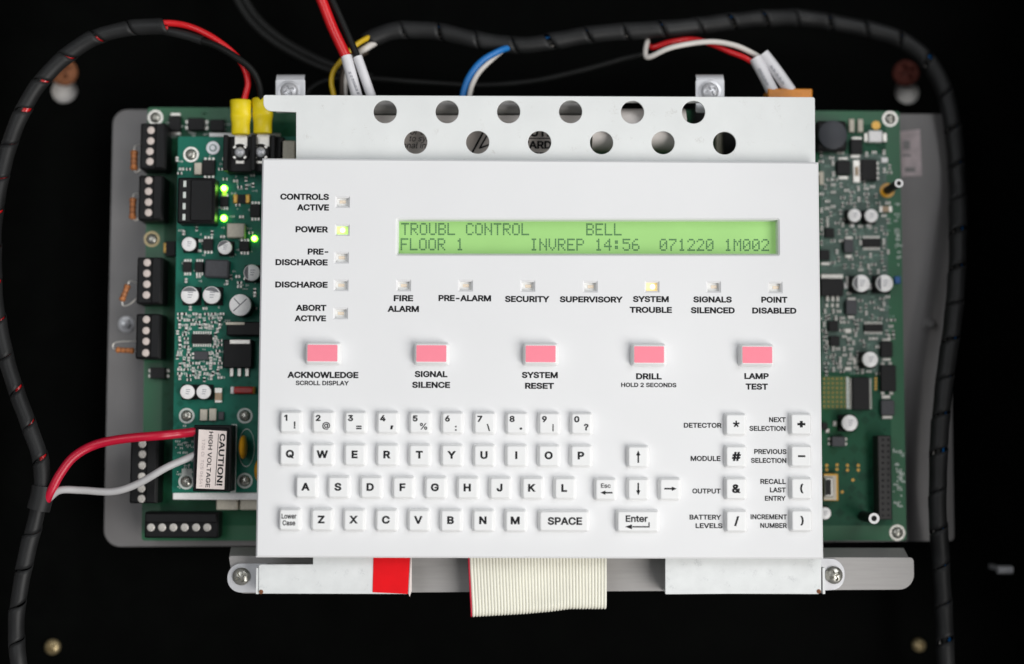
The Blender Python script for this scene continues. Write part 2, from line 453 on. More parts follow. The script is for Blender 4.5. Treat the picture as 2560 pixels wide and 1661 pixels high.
# ------------------------------------------------------------------ setting: the black cabinet
ZB = -0.088
sB = SC(ZB)
def key_hole(cu, cv, cu2, cv2, r1, r2):
    c1 = W((cu, cv), ZB); c2 = W((cu2, cv2), ZB)
    out = []
    for k in range(25):
        t = math.radians(150+k*240/24); out.append((c1.x+r1*math.cos(t), c1.y+r1*math.sin(t)))
    for k in range(13):
        t = math.radians(-15+k*210/12); out.append((c2.x+r2*math.cos(t), c2.y+r2*math.sin(t)))
    return out
BX0, BX1 = min(W((-20, v), ZB).x for v in (0, 1661)), max(W((2595, v), ZB).x for v in (0, 1661))
BY0, BY1 = W((1280, 1830), ZB).y, W((1280, -170), ZB).y
back_rim = [(BX0, BY0), (BX1, BY0), (BX1, BY1), (BX0, BY1)]
kh = [key_hole(160, 226, 160, 180, 33*sB, 27*sB), key_hole(2268, 229, 2266, 182, 32*sB, 26*sB)]
o = plate('cabinet_back', [back_rim]+kh, ZB-.0015, ZB, 0, M['black_paint']); o['kind'] = 'structure'
b = MB(); c = W((1280, 830), ZB-.006); b.box(c.x, c.y, ZB-.012, ZB-.006, 3.2, 2.4)
o = b.build('wall', M['wall']); o['kind'] = 'structure'
for (cx_, cy_, w_, h_, zt_) in ((BX0-.001, (BY0+BY1)/2, .002, BY1-BY0+.004, -.03), (BX1+.001, (BY0+BY1)/2, .002, BY1-BY0+.004, .125), ((BX0+BX1)/2, BY0-.001, BX1-BX0, .002, -.03), ((BX0+BX1)/2, BY1+.001, BX1-BX0, .002, -.03)):  # right side raised far forward, out of view, to shade that end
    b = MB(); b.box(cx_, cy_, ZB-.004, zt_, w_, h_); o = b.build('cabinet_side', M['black_paint']); o['kind'] = 'structure'

# ------------------------------------------------------------------ screws
def screw_mesh(name, r, h, m, cross=True, slot=False, mats=None):
    b = MB(); nr, ns = 12, 48; vs = [(0, 0, h*(1-(.55 if (cross or slot) else 0)))]; fs = []
    for i in range(1, nr+1):
        rr = r*i/nr
        for k in range(ns):
            t = 2*math.pi*k/ns; x, y = rr*math.cos(t), rr*math.sin(t)
            z = h*math.sqrt(max(0, 1-(rr/r)**2*.93))
            ax, ay = abs(x), abs(y)
            if cross and ((ax < .15*r and ay < .62*r) or (ay < .15*r and ax < .62*r)): z -= h*.55
            if slot and ax < .14*r: z -= h*.45
            vs.append((x, y, z))
    for k in range(ns):
        fs.append([0, 1+k, 1+(k+1) % ns])
        for i in range(nr-1):
            a = 1+i*ns; fs.append([a+k, a+ns+k, a+ns+(k+1) % ns, a+(k+1) % ns])
    o0 = 1+(nr-1)*ns; base = len(vs)
    for k in range(ns): vs.append((r*math.cos(2*math.pi*k/ns), r*math.sin(2*math.pi*k/ns), -h*.3))
    for k in range(ns): fs.append([o0+k, base+k, base+(k+1) % ns, o0+(k+1) % ns])
    b.add(vs, fs)
    c, s = math.cos(.5), math.sin(.5)
    for v in b.v: v.x, v.y = v.x*c-v.y*s, v.x*s+v.y*c
    return b.mesh(name, [m], (0, 0, 0), 30)
def disc_screw(name, uv, z, rpx, m, parent=None, h=None, cross=True, slot=False):
    r = rpx*SC(z); return link(name, screw_mesh(name, r, h or r*.55, m, cross, slot), parent, W(uv, z))

tag(disc_screw('mounting_screw', (160, 181), ZB+.0005, 34, M['rust'], h=.004), 'rusty round screw head above a pale keyhole opening, beside the left spiral cable', 'screw', 'rusty screws in the keyholes')
tag(disc_screw('mounting_screw', (2264, 184), ZB+.0005, 33, mat('dark_rust', (.10, .018, .010), .85, var=.4, vscale=900), h=.004), 'dark red rusty screw head above a pale keyhole, right of the orange connector', 'screw', 'rusty screws in the keyholes')
tag(disc_screw('cabinet_screw', F(122, 1504), ZB+.0006, 19, M['brass'], h=.003), 'small pale brass cross screw in the black cabinet, beside the foot of the left cable', 'screw', 'brass screws in the cabinet back')
tag(disc_screw('cabinet_screw', F(2135, 1500), ZB+.0006, 17, M['brass'], h=.003), 'small dim brass screw in the black cabinet, under the right end of the rail', 'screw', 'brass screws in the cabinet back')
p = W(F(2335, 1325), ZB+.02); b = MB()
pts = [p+Vector((-.0037, 0, 0)), p+Vector((.0037, 0, 0))]; b.tube(pts, .0022)
b.box(p.x, p.y, ZB, ZB+.0202, .0022, .0022)
tag(b.build('metal_peg', M['ear']), 'short grey metal peg on the black cabinet, right of the rail', 'peg')

# ------------------------------------------------------------------ chassis plate
ZC = -0.062
def wl(mp, pts, z, r=0): 
    return rounded(WP(mp, pts, z), [x*SC(z) for x in r] if isinstance(r, (list, tuple)) else r*SC(z))
ch = thing('chassis_plate', W(F(1220, 1265), ZC), 'grey painted steel plate with rounded corners behind both green circuit boards', 'metal plate')
plate('plate', [wl(F, [(262, 254), (2203, 265), (2219, 1258), (240, 1272)], ZC, [38, 12, 12, 42])], ZC-.002, ZC, .0004, M['chassis'], ch)
def hexbolt(uv, z, rpx, parent):
    c = W(uv, z); r = rpx*SC(z); b = MB()
    b.cyl(c.x, c.y, z, z+.0008, r, bev=.0003)
    b.cyl(c.x, c.y, z+.0008, z+.0042, r*.66, seg=6, bev=.0006)
    b.cyl(c.x, c.y, z+.0042, z+.006, r*.36, seg=18, bev=.0003)
    return b.build('hex_bolt', M['ear'] if uv[0] < 1000 else M['chassis'], parent)
hexbolt(B(155, 120), ZC, 20, ch); hexbolt(D(850, 125), ZC, 19, ch)
stq = WP(Cc, [(772, 290), (905, 276), (917, 585), (782, 592)], ZC+.0003)
so = plate('sticker', [stq[::-1]], ZC+.0001, ZC+.0003, 0, M['paper_dim'], ch)
b = MB()
for (x, y, w, h) in ((815, 450, 60, 14), (840, 545, 70, 30), (815, 380, 45, 60)):
    c = W(Cc(x, y), ZC+.0004); s = SC(ZC)*Cc.s; b.box(c.x, c.y, ZC+.00035, ZC+.0004, w*s, h*s)
b.build('sticker_print', M['chassis'], so)

# ------------------------------------------------------------------ circuit board components
rnd = random.Random(7)
def cbox(name, mp, x, y, w, h, z, H, m, parent, rot=0, bev=.0002, label=None):
    c = W(mp(x, y), z+H); s = SC(z+H)*mp.s; b = MB()
    b.box(c.x, c.y, z, z+H, w*s, h*s, rot=rot, bev=bev)
    o = b.build(name, m, parent)
    if label: o['label'] = label
    return o
def ecap(mp, x, y, r, z, H, parent, mark=None, base=True, vent=False):
    c = W(mp(x, y), z+H); s = SC(z+H)*mp.s; R = r*s; b = MB()
    if base: b.box(c.x, c.y, z, z+.0012, R*2.12, R*2.12, mi=2, bev=.0004)
    b.cyl(c.x, c.y, z+.0012, z+H*.80, R*1.02, 2)
    b.cyl(c.x, c.y, z+H*.80, z+H, R, 0, bev=.0004)
    if mark is not None:
        n = 14; a0 = math.radians(mark-62); a1 = math.radians(mark+62)
        arc = [(c.x+.9*R*math.cos(a0+(a1-a0)*k/n), c.y+.9*R*math.sin(a0+(a1-a0)*k/n), z+H+.00006) for k in range(n+1)]
        b.add(arc, [list(range(n+1))], 1)
    o = b.build('capacitor', [M['silver'], M['cap_mark'], M['black']], parent)
    if vent:
        v = MB()
        for a in (0.75, 2.32, 3.9):
            v.box(c.x+.42*R*math.cos(a), c.y+.42*R*math.sin(a), z+H, z+H+.0001, R*.8, R*.09, rot=a)
        v.build('vent_score', M['cap_mark'], o)
    else:
        v = MB()
        for k in range(3):
            v.box(c.x+R*(.12-.05*k), c.y+R*(.3-.28*k), z+H+.00007, z+H+.0001, R*(.62-.1*k), R*.10)
        v.build('marking', M['smudge'], o)
    return o
def soic(mp, x, y, w, h, z, parent, n=8, horiz=True, H=.0017, name='chip', m=None):
    c = W(mp(x, y), z+H); s = SC(z+H)*mp.s; b = MB()
    b.box(c.x, c.y, z+.0002, z+H, w*s, h*s, bev=.00025)
    o = b.build(name, m or M['chip'], parent)
    l = MB()
    for k in range(n):
        t = (k+.5)/n-.5
        for sd in (-1, 1):
            if horiz: l.box(c.x+t*w*s*.95, c.y+sd*(h*s*.5+.0007), z, z+.0006, w*s/n*.5, .0014)
            else: l.box(c.x+sd*(w*s*.5+.0007), c.y+t*h*s*.95, z, z+.0006, .0014, h*s/n*.5)
    l.build('pin_row', M['tin'], o)
    return o
def ringscrew(mp, x, y, r, z, parent, ring=None):
    c = W(mp(x, y), z); s = SC(z)*mp.s; R = r*s; b = MB()
    b.annulus(c.x, c.y, z+.00005, z+.0003, R, R*.74)
    g = b.build('screw_pad', ring or M['tin'], parent)
    link('screw', screw_mesh('screw', R*.68, R*.4, M['screw'], True), g, (c.x, c.y, z+.0003))
    return g
def two_end(mb, x, y, z, L, w, h, rot, mbody=0, mend=1):
    c, s = math.cos(rot), math.sin(rot)
    mb.box(x, y, z, z+h, L*.56, w, mi=mbody, rot=rot)
    for k in (-1, 1): mb.box(x+k*c*L*.39, y+k*s*L*.39, z, z+h*1.04, L*.22, w*1.02, mi=mend, rot=rot)
def proto(name, L, w, h, body):
    out = []
    for rot in (0, math.pi/2):
        b = MB(); two_end(b, 0, 0, 0, L, w, h, rot); out.append(b.mesh(name, [body, M['tin']], (0, 0, 0), 0))
    return out
P_RES = proto('chip_resistor', .0021, .00115, .0006, M['chip'])
P_CAP = proto('chip_capacitor', .0021, .0012, .0010, M['greyish'])
P_BIG = proto('chip_capacitor', .0034, .0019, .0014, M['beige'])
def scatter(mp, x0, y0, x1, y1, z, parent, n_res, n_cap, seed, avoid):
    r = random.Random(seed); placed = []
    s = SC(z)*mp.s; todo = [('chip_resistor', P_RES)]*n_res+[('chip_capacitor', P_CAP)]*n_cap
    r.shuffle(todo)
    for name, pr in todo:
        for _ in range(60):
            x, y = r.uniform(x0, x1), r.uniform(y0, y1)
            x = round(x/13)*13+r.uniform(-2, 2); y = round(y/12)*12
            k = r.random() < .5
            if any(abs(x-a) < (w/2+9) and abs(y-b) < (h/2+9) for a, b, w, h in avoid): continue
            if any(abs(x-a)*s < .0023 and abs(y-b)*s < .0019 for a, b in placed): continue
            placed.append((x, y)); link(name, pr[k], parent, W(mp(x, y), z)); break
def silk(mp, x0, y0, x1, y1, z, parent, n, seed, m=None, avoid=()):
    r = random.Random(seed); b = MB(); s = SC(z)*mp.s
    for _ in range(n):
        x, y = r.uniform(x0, x1), r.uniform(y0, y1)
        if any(abs(x-a) < w/2+4 and abs(y-c) < h/2+4 for a, c, w, h in avoid): continue
        c = W(mp(x, y), z)
        for k in range(r.randint(1, 3)):
            b.box(c.x+k*.0009, c.y, z+.00003, z+.00006, .0005, .0010 if r.random() < .6 else .0005)
    return b.build('silkscreen_print', m or M['silk'], parent, smooth=0)

# ------------------------------------------------------------------ main board
ZM = -0.050
main = thing('main_circuit_board', W(F(1220, 1258), ZM), 'large green circuit board behind the white keypad, seen at its left and right sides', 'circuit board')
rim = wl(F, [(343, 250), (2091, 259), (2107, 1257), (329, 1257)], ZM, 8)
plate('board', [rim], ZM-.0016, ZM, 0, M['pcb'], main)
# brighter ground band round the board edge
inner = wl(F, [(385, 283), (2058, 290), (2075, 1222), (372, 1222)], ZM, 8)
plate('edge_band', [rim, inner[::-1]], ZM+.00002, ZM+.00006, 0, M['pcb_edge'], main)
plate('ground_area', [wl(Cc, [(240, 440), (718, 440), (730, 1540), (760, 1900), (250, 1890)], ZM, 6)], ZM+.00002, ZM+.00005, 0, M['pcb_grey'], main)

def terminal_block(mp, x0, y0, x1, y1, screws, H, m, rr, vertical=True, parent=main, slot=False):
    z = ZM; zt = z+H
    c0, c1 = W(mp(x0, y0), zt), W(mp(x1, y1), zt); s = SC(zt)*mp.s
    cx, cy = (c0.x+c1.x)/2, (c0.y+c1.y)/2; w, h = abs(c1.x-c0.x), abs(c1.y-c0.y)
    b = MB(); b.box(cx, cy, z, zt, w, h, bev=.0008)
    if vertical: b.box(cx+w*.30, cy, zt, zt+.0018, w*.36, h*.97, bev=.0005)
    else: b.box(cx, cy+h*.28, zt, zt+.0016, w*.97, h*.36, bev=.0005)
    o = b.build('terminal_block', M['black'], parent)
    for k in range(5):     # wire entry mouths on the outer side wall
        pass
    for (x, y) in screws:
        p = W(mp(x, y), zt+.0002); r = rr*s
        q = MB(); q.annulus(p.x, p.y, zt, zt+.00025, r*1.22, r*1.0); 
        q.build('screw_well', M['hole'], o)
        link('terminal_screw', screw_mesh('terminal_screw', r*.97, .00035, m, False, slot), o, (p.x, p.y, zt+.0003))
    return o
terminal_block(A, 245, 213, 395, 492, [(308, 257), (306, 321), (301, 384), (301, 445)], .013, M['screw_pale'], 23)
terminal_block(A, 235, 528, 378, 800, [(295, 560), (293, 625), (293, 690), (293, 753)], .013, M['screw_pale'], 23)
terminal_block(A, 225, 1022, 372, 1305, [(285, 1055), (283, 1120), (283, 1185), (280, 1250)], .013, M['screw_pale'], 23)
terminal_block(B, 212, 58, 352, 322, [(272, 92), (270, 157), (270, 220), (268, 287)], .013, M['screw_pale'], 22)
terminal_block(B, 180, 790, 332, 1168, [(248, 820), (248, 880), (247, 945), (245, 1010), (243, 1080), (243, 1140)], .013, M['screw_dim'], 23, slot=True)
terminal_block(B, 262, 1218, 690, 1372, [(298, 1308), (363, 1308), (429, 1308), (495, 1308), (562, 1308), (627, 1308)], .011, M['screw_dim'], 23, vertical=False, slot=True)
ringscrew(A, 335, 180, 46, ZM, main); ringscrew(A, 313, 913, 47, ZM, main, M['brass'])
cbox('chip', A, 450, 215, 70, 90, ZM, .003, M['chip'], main); soic(A, 578, 218, 100, 75, ZM, main, 2, False, .003)
cbox('chip', A, 705, 225, 85, 70, ZM, .003, M['chip'], main)
cbox('contact_pad', A, 455, 160, 60, 18, ZM, .0008, M['tin'], main); cbox('contact_pad', A, 455, 275, 60, 18, ZM, .0008, M['tin'], main)
cbox('chip', A, 425, 970, 60, 90, ZM, .003, M['chip'], main); cbox('contact_pad', A, 392, 965, 16, 60, ZM, .0008, M['gold'], main)
soic(B, 335, 405, 85, 65, ZM, main, 2, False, .004)
silk(A, 400, 150, 760, 300, ZM, main, 26, 3)
# right side -----------------------------------------------------
ringscrew(Cc, 705, 207, 52, ZM, main); ringscrew(D, 662, 1338, 46, ZM, main)
c = W(Cc(325, 312), ZM+.008); s = SC(ZM+.008)*Cc.s; b = MB()
b.box(c.x, c.y, ZM, ZM+.006, 205*s, 205*s, mi=0, bev=.0012); b.cyl(c.x, c.y, ZM+.006, ZM+.008, 98*s, 1, bev=.0004)
b.build('inductor', [M['chip'], mat('slate_ferrite', (.028, .031, .040), .5, var=.1)], main)
AV_C = [(325, 312, 230, 230)]
def rb(fn, mp, x, y, w, h, *a, **k):
    AV.append((x, y, w, h)); return fn(*a, **k)
for (x, y, w, h, kind) in ((452, 250, 34, 88, 'tan'), (510, 250, 34, 88, 'tan')):
    cbox('chip_capacitor', Cc, x, y, w, h, ZM, .0018, M['beige'], main)
o = cbox('tantalum_capacitor', Cc, 610, 322, 92, 78, ZM, .003, M['silver'], main, bev=.0004)
for x in (548, 672): cbox('contact_pad', Cc, x, 330, 26, 60, ZM, .0012, M['tin'], main)
for (x, y, w, h) in ((485, 390, 78, 96), (400, 530, 92, 92)):
    cbox('chip', Cc, x, y, w, h, ZM, .0025, M['chip'], main)
for (x, y, w, h) in ((475, 455, 66, 20), (395, 598, 66, 22), (395, 470, 66, 16), (485, 335, 70, 16), (375, 430, 50, 18)):
    cbox('contact_pad', Cc, x, y, w, h, ZM, .0008, M['tin'], main)
b = MB(); c = W(Cc(480, 558), ZM); s = SC(ZM)*Cc.s; b.box(c.x, c.y, ZM, ZM+.0012, 44*s, 150*s, 0); b.box(c.x, c.y, ZM+.0012, ZM+.0018, 20*s, 60*s, 1)
b.build('shunt_resistor', [M['tin'], M['tan']], main)
soic(Cc, 568, 545, 105, 142, ZM, main, 4, False, .003)
cbox('contact_pad', Cc, 670, 480, 44, 36, ZM, .0012, M['silver'], main); cbox('contact_pad', Cc, 250, 600, 30, 90, ZM, .0012, M['beige'], main)
ecap(Cc, 470, 848, 45, ZM, .0065, main); ecap(Cc, 582, 850, 45, ZM, .0065, main)
for x in (455, 563): cbox('solder_dot', Cc, x, 915, 26, 26, ZM, .0008, M['silver'], main, bev=.0004)
b = MB(); c = W(Cc(670, 810), ZM); two_end(b, c.x, c.y, ZM, .0062, .0028, .0018, 0); b.build('chip_capacitor', [M['tan'], M['tin']], main)
cbox('chip', Cc, 305, 965, 62, 62, ZM, .0016, M['chip'], main); soic(Cc, 585, 1030, 122, 58, ZM, main, 8)
cbox('chip', Cc, 432, 1052, 62, 88, ZM, .003, M['chip2'], main); cbox('contact_pad', Cc, 430, 1120, 48, 20, ZM, .0008, M['tin'], main); cbox('contact_pad', Cc, 432, 998, 52, 20, ZM, .0008, M['tin'], main)
cbox('chip', Cc, 272, 1112, 66, 66, ZM, .002, M['chip'], main); cbox('contact_pad', Cc, 275, 1170, 60, 20, ZM, .0008, M['tin'], main)
tr = cbox('power_transistor', Cc, 322, 1328, 150, 112, ZM, .0035, M['chip'], main)
cbox('metal_tab', Cc, 320, 1255, 148, 30, ZM, .0014, M['tin'], tr)
for x in (290, 325, 358): cbox('lead', Cc, x, 1400, 20, 42, ZM, .0012, M['tin'], tr)
for x in (285, 322, 356): cbox('solder_dot', Cc, x, 1448, 18, 26, ZM, .0008, M['tin'], main)
ecap(Cc, 515, 1300, 58, ZM, .0075, main, 180); ecap(Cc, 670, 1300, 58, ZM, .0075, main, 180)
for (x, y) in ((413, 1315), (570, 1320)): cbox('contact_pad', Cc, x, y, 24, 40, ZM, .0008, M['silver'], main)
cbox('blue_component', Cc, 757, 1278, 38, 48, ZM, .0015, M['blue_p'], main)
cbox('chip', Cc, 450, 1460, 72, 96, ZM, .003, M['chip2'], main); cbox('contact_pad', Cc, 445, 1525, 44, 18, ZM, .0008, M['tin'], main); cbox('contact_pad', Cc, 450, 1405, 56, 20, ZM, .0008, M['tin'], main)
cbox('chip', D, 290, 130, 56, 60, ZM, .002, M['chip'], main); cbox('chip', D, 298, 217, 56, 56, ZM, .002, M['chip'], main)
soic(D, 525, 140, 112, 42, ZM, main, 9)
ecap(D, 505, 325, 46, ZM, .0075, main); ecap(D, 385, 697, 47, ZM, .0075, main); ecap(D, 240, 1225, 36, ZM, .0075, main)
for (x, y, w, h, m) in ((602, 265, 66, 88, 'chip'), (612, 435, 86, 152, 'chip'), (608, 607, 76, 88, 'chip2')):
    cbox('chip', D, x, y, w, h, ZM, .003, M[m], main)
for (x, y, w, h) in ((600, 210, 50, 14), (600, 325, 50, 16), (578, 350, 22, 14), (622, 348, 22, 14), (578, 522, 22, 18), (628, 522, 22, 18), (597, 545, 50, 22), (604, 663, 58, 18), (375, 158, 38, 28), (375, 380, 40, 22), (415, 335, 20, 40), (298, 700, 22, 30), (255, 742, 22, 24)):
    cbox('contact_pad', D, x, y, w, h, ZM, .0009, M['tin'], main)
gp = plate('pad_field', [wl(D, [(225, 425), (385, 425), (385, 615), (225, 615)], ZM, 0)], ZM+.00006, ZM+.0001, 0, mat('olive_mask', (.06, .13, .03), .5, var=.1), main)
b = MB(); s = SC(ZM)*D.s
for i in range(6):
    for k in range(7):
        c = W(D(235+i*25, 438+k*27), ZM); b.cyl(c.x, c.y, ZM+.0001, ZM+.00018, 4.4*s, seg=10)
for (x, y) in [(250, 945), (250, 970), (310, 942), (310, 968), (371, 945), (371, 972), (434, 945), (434, 972), (403, 1030), (340, 1100)]:
    c = W(D(x, y), ZM); b.cyl(c.x, c.y, ZM+.0001, ZM+.00018, 9*s, seg=12)
for k in range(4):
    c = W(D(536, 437+k*20), ZM); b.cyl(c.x, c.y, ZM+.0001, ZM+.00018, 8*s, seg=12)
c = W(Cc(612, 250), ZM); b.cyl(c.x, c.y, ZM+.0001, ZM+.00018, .0022, seg=16)
b.build('gold_pads', M['gold'], main)['kind'] = 'stuff'
soic(D, 452, 525, 98, 190, ZM, main, 16, False, .0022)
cbox('contact_strip', D, 372, 520, 16, 186, ZM, .0007, M['silk'], main)
soic(D, 320, 805, 78, 58, ZM, main, 2, False, .003, m=M['chip2']); cbox('transistor', D, 238, 715, 34, 40, ZM, .002, M['chip'], main)
b = MB(); zt = ZM+.009; c0, c1 = W(D(548, 770), zt), W(D(632, 1262), zt); s = SC(zt)*D.s
b.box((c0.x+c1.x)/2, (c0.y+c1.y)/2, ZM, zt, c1.x-c0.x, abs(c1.y-c0.y), bev=.0004)
hd = b.build('pin_socket', mat('socket_plastic', (.016, .014, .013), .5), main)
b = MB()
for k in range(14):
    for x in (578, 610):
        c = W(D(x, 795+k*34), zt); b.box(c.x, c.y, zt+.00002, zt+.00005, 13*s, 13*s)
b.build('socket_holes', M['hole'], hd)
c = W(D(275, 1072), ZM+.004); s = SC(ZM+.004)*D.s; b = MB()
b.box(c.x, c.y, ZM, ZM+.004, 88*s, 158*s, 0, bev=.0003); b.box(c.x-6*s, c.y-4*s, ZM+.004, ZM+.0041, 72*s, 140*s, 1); b.box(c.x-14*s, c.y, ZM+.0041, ZM+.0056, 52*s, 112*s, 2, bev=.0005); b.box(c.x-20*s, c.y, ZM+.0056, ZM+.0057, 30*s, 88*s, 3)
b.build('crystal', [M['gold'], M['beige'], M['tin'], M['chip']], main)
def standoff(mp, tip, z0, z1, rpx, base_ring):
    p1 = W(mp(*tip), z1); s = SC(z1)*mp.s; r = rpx*s; b = MB()
    b.cyl(p1.x, p1.y, z0, z1-.0002, r*.98, 0, seg=24)
    o = b.build('standoff', M['chip'], main)
    q = MB(); q.annulus(p1.x, p1.y, z1-.0002, z1, r*1.02, r*.52); q.build('rim', M['silver'], o)
    h = MB(); h.cyl(p1.x, p1.y, z1-.0002, z1-.0001, r*.5, seg=20); h.build('bore', M['hole'], o)
    if base_ring:
        q = MB(); q.annulus(p1.x, p1.y, z0+.0001, z0+.0004, r*1.75, r*.9); q.build('base_ring', M['disc'], o)
standoff(Cc, (765, 635), ZM, ZM+.021, 29, True); standoff(D, (527, 1255), ZM, ZM+.021, 31, False)
AV = [(325, 312, 240, 240), (452, 250, 50, 100), (510, 250, 50, 100), (610, 322, 160, 90), (485, 390, 95, 150), (400, 530, 100, 190), (480, 558, 60, 160), (568, 545, 170, 150), (470, 848, 100, 100), (582, 850, 100, 100), (670, 810, 90, 60), (305, 965, 70, 70), (585, 1030, 130, 130), (432, 1052, 70, 150), (272, 1112, 80, 140), (322, 1340, 170, 270), (515, 1300, 130, 130), (670, 1300, 130, 130), (450, 1460, 80, 150), (700, 690, 120, 130), (760, 800, 100, 1500), (670, 480, 60, 60)]
scatter(Cc, 235, 430, 715, 1545, ZM, main, 62, 48, 5, AV)
AV2 = [(290, 130, 70, 70), (298, 217, 70, 70), (525, 140, 130, 110), (505, 325, 110, 110), (602, 265, 80, 120), (375, 158, 50, 40), (375, 380, 50, 40), (612, 400, 100, 200)]
scatter(D, 235, 80, 640, 410, ZM, main, 36, 30, 8, AV2)
silk(Cc, 235, 430, 715, 1545, ZM+.0001, main, 230, 11, M['silk_dim'], AV)
silk(D, 640, 850, 690, 1190, ZM+.0001, main, 34, 12); silk(Cc, 735, 760, 760, 1180, ZM+.0001, main, 26, 13)
silk(D, 235, 80, 640, 420, ZM+.0001, main, 70, 14, M['silk_dim'], AV2)

# ------------------------------------------------------------------ power supply board (teal)
ZP = -0.034
pw = thing('power_board', W(F(560, 1160), ZP), 'teal power supply board with lit green lamps raised over the left of the green board', 'circuit board')
prim = wl(A, [(470, 292), (1300, 292), (1300, 2450), (424, 2450)], ZP, 4)
pl = WP(F, [(414, 318), (700, 318), (700, 1144), (400, 1146)], ZP)
plate('board', [pl], ZP-.0016, ZP, 0, M['pcb_teal'], pw)
b = MB(); q0, q1 = W(B(424, 1102), ZP), W(B(1000, 1148), ZP)
b.box((q0.x+q1.x)/2, (q0.y+q1.y)/2, ZP-.0030, ZP-.0004, abs(q1.x-q0.x), abs(q0.y-q1.y)*1.0, bev=.0004)
b.build('support_strip', M['silver'], pw)
for x0, x1 in ((680, 803), (818, 940)):
    zz = ZP-.006; q0, q1 = W(B(x0, 1140), zz), W(B(x1, 1206), zz); b = MB()
    b.box((q0.x+q1.x)/2, (q0.y+q1.y)/2, ZM, zz, abs(q1.x-q0.x), abs(q0.y-q1.y), bev=.0006)
    b.build('plug', M['beige'], pw)
q0, q1 = W(A(660, 272), ZP-.004), W(A(1086, 300), ZP-.004); b = MB(); b.box((q0.x+q1.x)/2, (q0.y+q1.y)/2, ZP-.006, ZP-.004, abs(q1.x-q0.x), abs(q0.y-q1.y)); b.build('top_strip', M['silver'], pw)
for (x, y) in ((470, 330), (440, 2400)):
    c = W(A(x+35, y), ZP); b = MB(); b.cyl(c.x, c.y, ZM, ZP-.0016, .0025); b.build('spacer', M['tin'], pw)
ringscrew(A, 550, 403, 47, ZP, pw); 
c = W(A(682, 363), ZP); b = MB(); b.annulus(c.x, c.y, ZP+.00005, ZP+.0003, 40*A.s*SC(ZP), 22*A.s*SC(ZP)); b.cyl(c.x, c.y, ZP+.0003, ZP+.0006, 16*A.s*SC(ZP), seg=16); b.build('rivet_pad', M['ear'], pw)
# barrier terminal with two screws
zt = ZP+.012; q0, q1 = W(A(750, 283), zt), W(A(1100, 500), zt); cx, cy = (q0.x+q1.x)/2, (q0.y+q1.y)/2; b = MB()
b.box(cx, cy, ZP, zt-.004, q1.x-q0.x, abs(q0.y-q1.y), bev=.0005)
for x in (750, 918, 1035):
    p = W(A(x+6, 390), zt); b.box(p.x, cy, zt-.004, zt, .0022, abs(q0.y-q1.y), bev=.0004)
bt = b.build('barrier_terminal', M['black'], pw)
for x in (845, 970):
    p = W(A(x, 390), zt-.003); s = SC(zt)*A.s
    g = MB(); g.box(p.x, p.y-58*s, zt-.004, zt-.0030, 54*s, 24*s, bev=.0003); g.build('contact_plate', M['tin'], bt)
    g = MB(); g.cyl(p.x, p.y, zt-.0032, zt-.0026, 53*s, seg=24); g.build('washer', M['hole'], bt)
    for k in range(4):
        g = MB(); a = .8+k*math.pi/2
        g.box(p.x+45*s*math.cos(a), p.y+45*s*math.sin(a), zt-.0026, zt-.0022, 13*s, 17*s, rot=a); g.build('washer_tooth', M['tin'], bt)
    link('clamp_screw', screw_mesh('clamp_screw', 31*s, .0016, M['ear'], True), bt, (p.x, p.y, zt-.0026))
S1 = mapper(0, 0, 2560, 2560)
cbox('plug', S1, 718, 378, 40, 54, ZP, .008, M['beige'], pw, bev=.0006)
# four-way socket
zt = ZP+.010; q0, q1 = W(A(470, 540), zt), W(A(690, 818), zt); s = SC(zt)*A.s; b = MB()
b.box((q0.x+q1.x)/2, (q0.y+q1.y)/2, ZP, zt, q1.x-q0.x, abs(q0.y-q1.y), bev=.0008)
p = W(A(615, 680), zt); b.box(p.x, p.y, zt, zt+.0012, 130*s, 250*s, bev=.0004)
sk = b.build('wire_socket', M['black'], pw)
for (x, y) in ((512, 580), (510, 647), (508, 715), (507, 780)):
    p = W(A(x, y), zt); g = MB(); g.box(p.x+.0018, p.y, zt+.00002, zt+.0001, 62*s, 44*s); g.build('wire_mouth', M['hole'], sk)
    g = MB(); g.box(p.x, p.y, zt+.0001, zt+.0004, 17*s, 38*s, bev=.0001); g.build('clamp', M['silk'], sk)
# lit lamps and their green reflections
for (x, y, r) in ((747, 605, 20), (745, 785, 20), (930, 908, 18)):
    p = W(A(x, y), ZP+.0015); s = SC(ZP)*A.s; g = MB(); g.cyl(p.x, p.y, ZP, ZP+.0012, r*1.0*s, bev=.0004)
    lo = g.build('indicator_led', M['glow'], pw); g = MB(); g.cyl(p.x, p.y, ZP+.0012, ZP+.0015, r*.62*s, bev=.0001); g.build('lit_core', M['glow_core'], lo)
for (x, y) in ((675, 605), (672, 787)):
    g = MB(); p = W(A(x, y), ZP+.0015); s = SC(ZP)*A.s; g.cyl(p.x, p.y, ZP, ZP+.003, 15*s, bev=.0006)
    g.build('glow_reflection', mat('green_reflection', (.05, .5, .02), .3, emit=(.05, .75, .01), estr=.7), pw)  # glowing disc stands in for the lamp's green reflection
cbox('led_base', A, 750, 640, 26, 20, ZP, .0012, mat('lime_lens', (.4, .9, .05), .3, emit=(.45, .9, .03), estr=.8), pw)
b = MB(); c = W(A(857, 672), ZP); b.box(c.x, c.y, ZP, ZP+.0012, .0050, .0042, 0); 
for k in (-1, 1): b.box(c.x+k*.0030, c.y, ZP, ZP+.0016, .0022, .0044, 1, bev=.0004)
b.build('diode', [M['chip'], M['gold']], pw)
cbox('relay', A, 818, 860, 106, 86, ZP, .004, M['beige'], pw, bev=.0005)
ecap(A, 535, 942, 43, ZP, .0062, pw); ecap(A, 752, 962, 43, ZP, .0062, pw, 120); ecap(A, 915, 1115, 50, ZP, .0062, pw, 180)
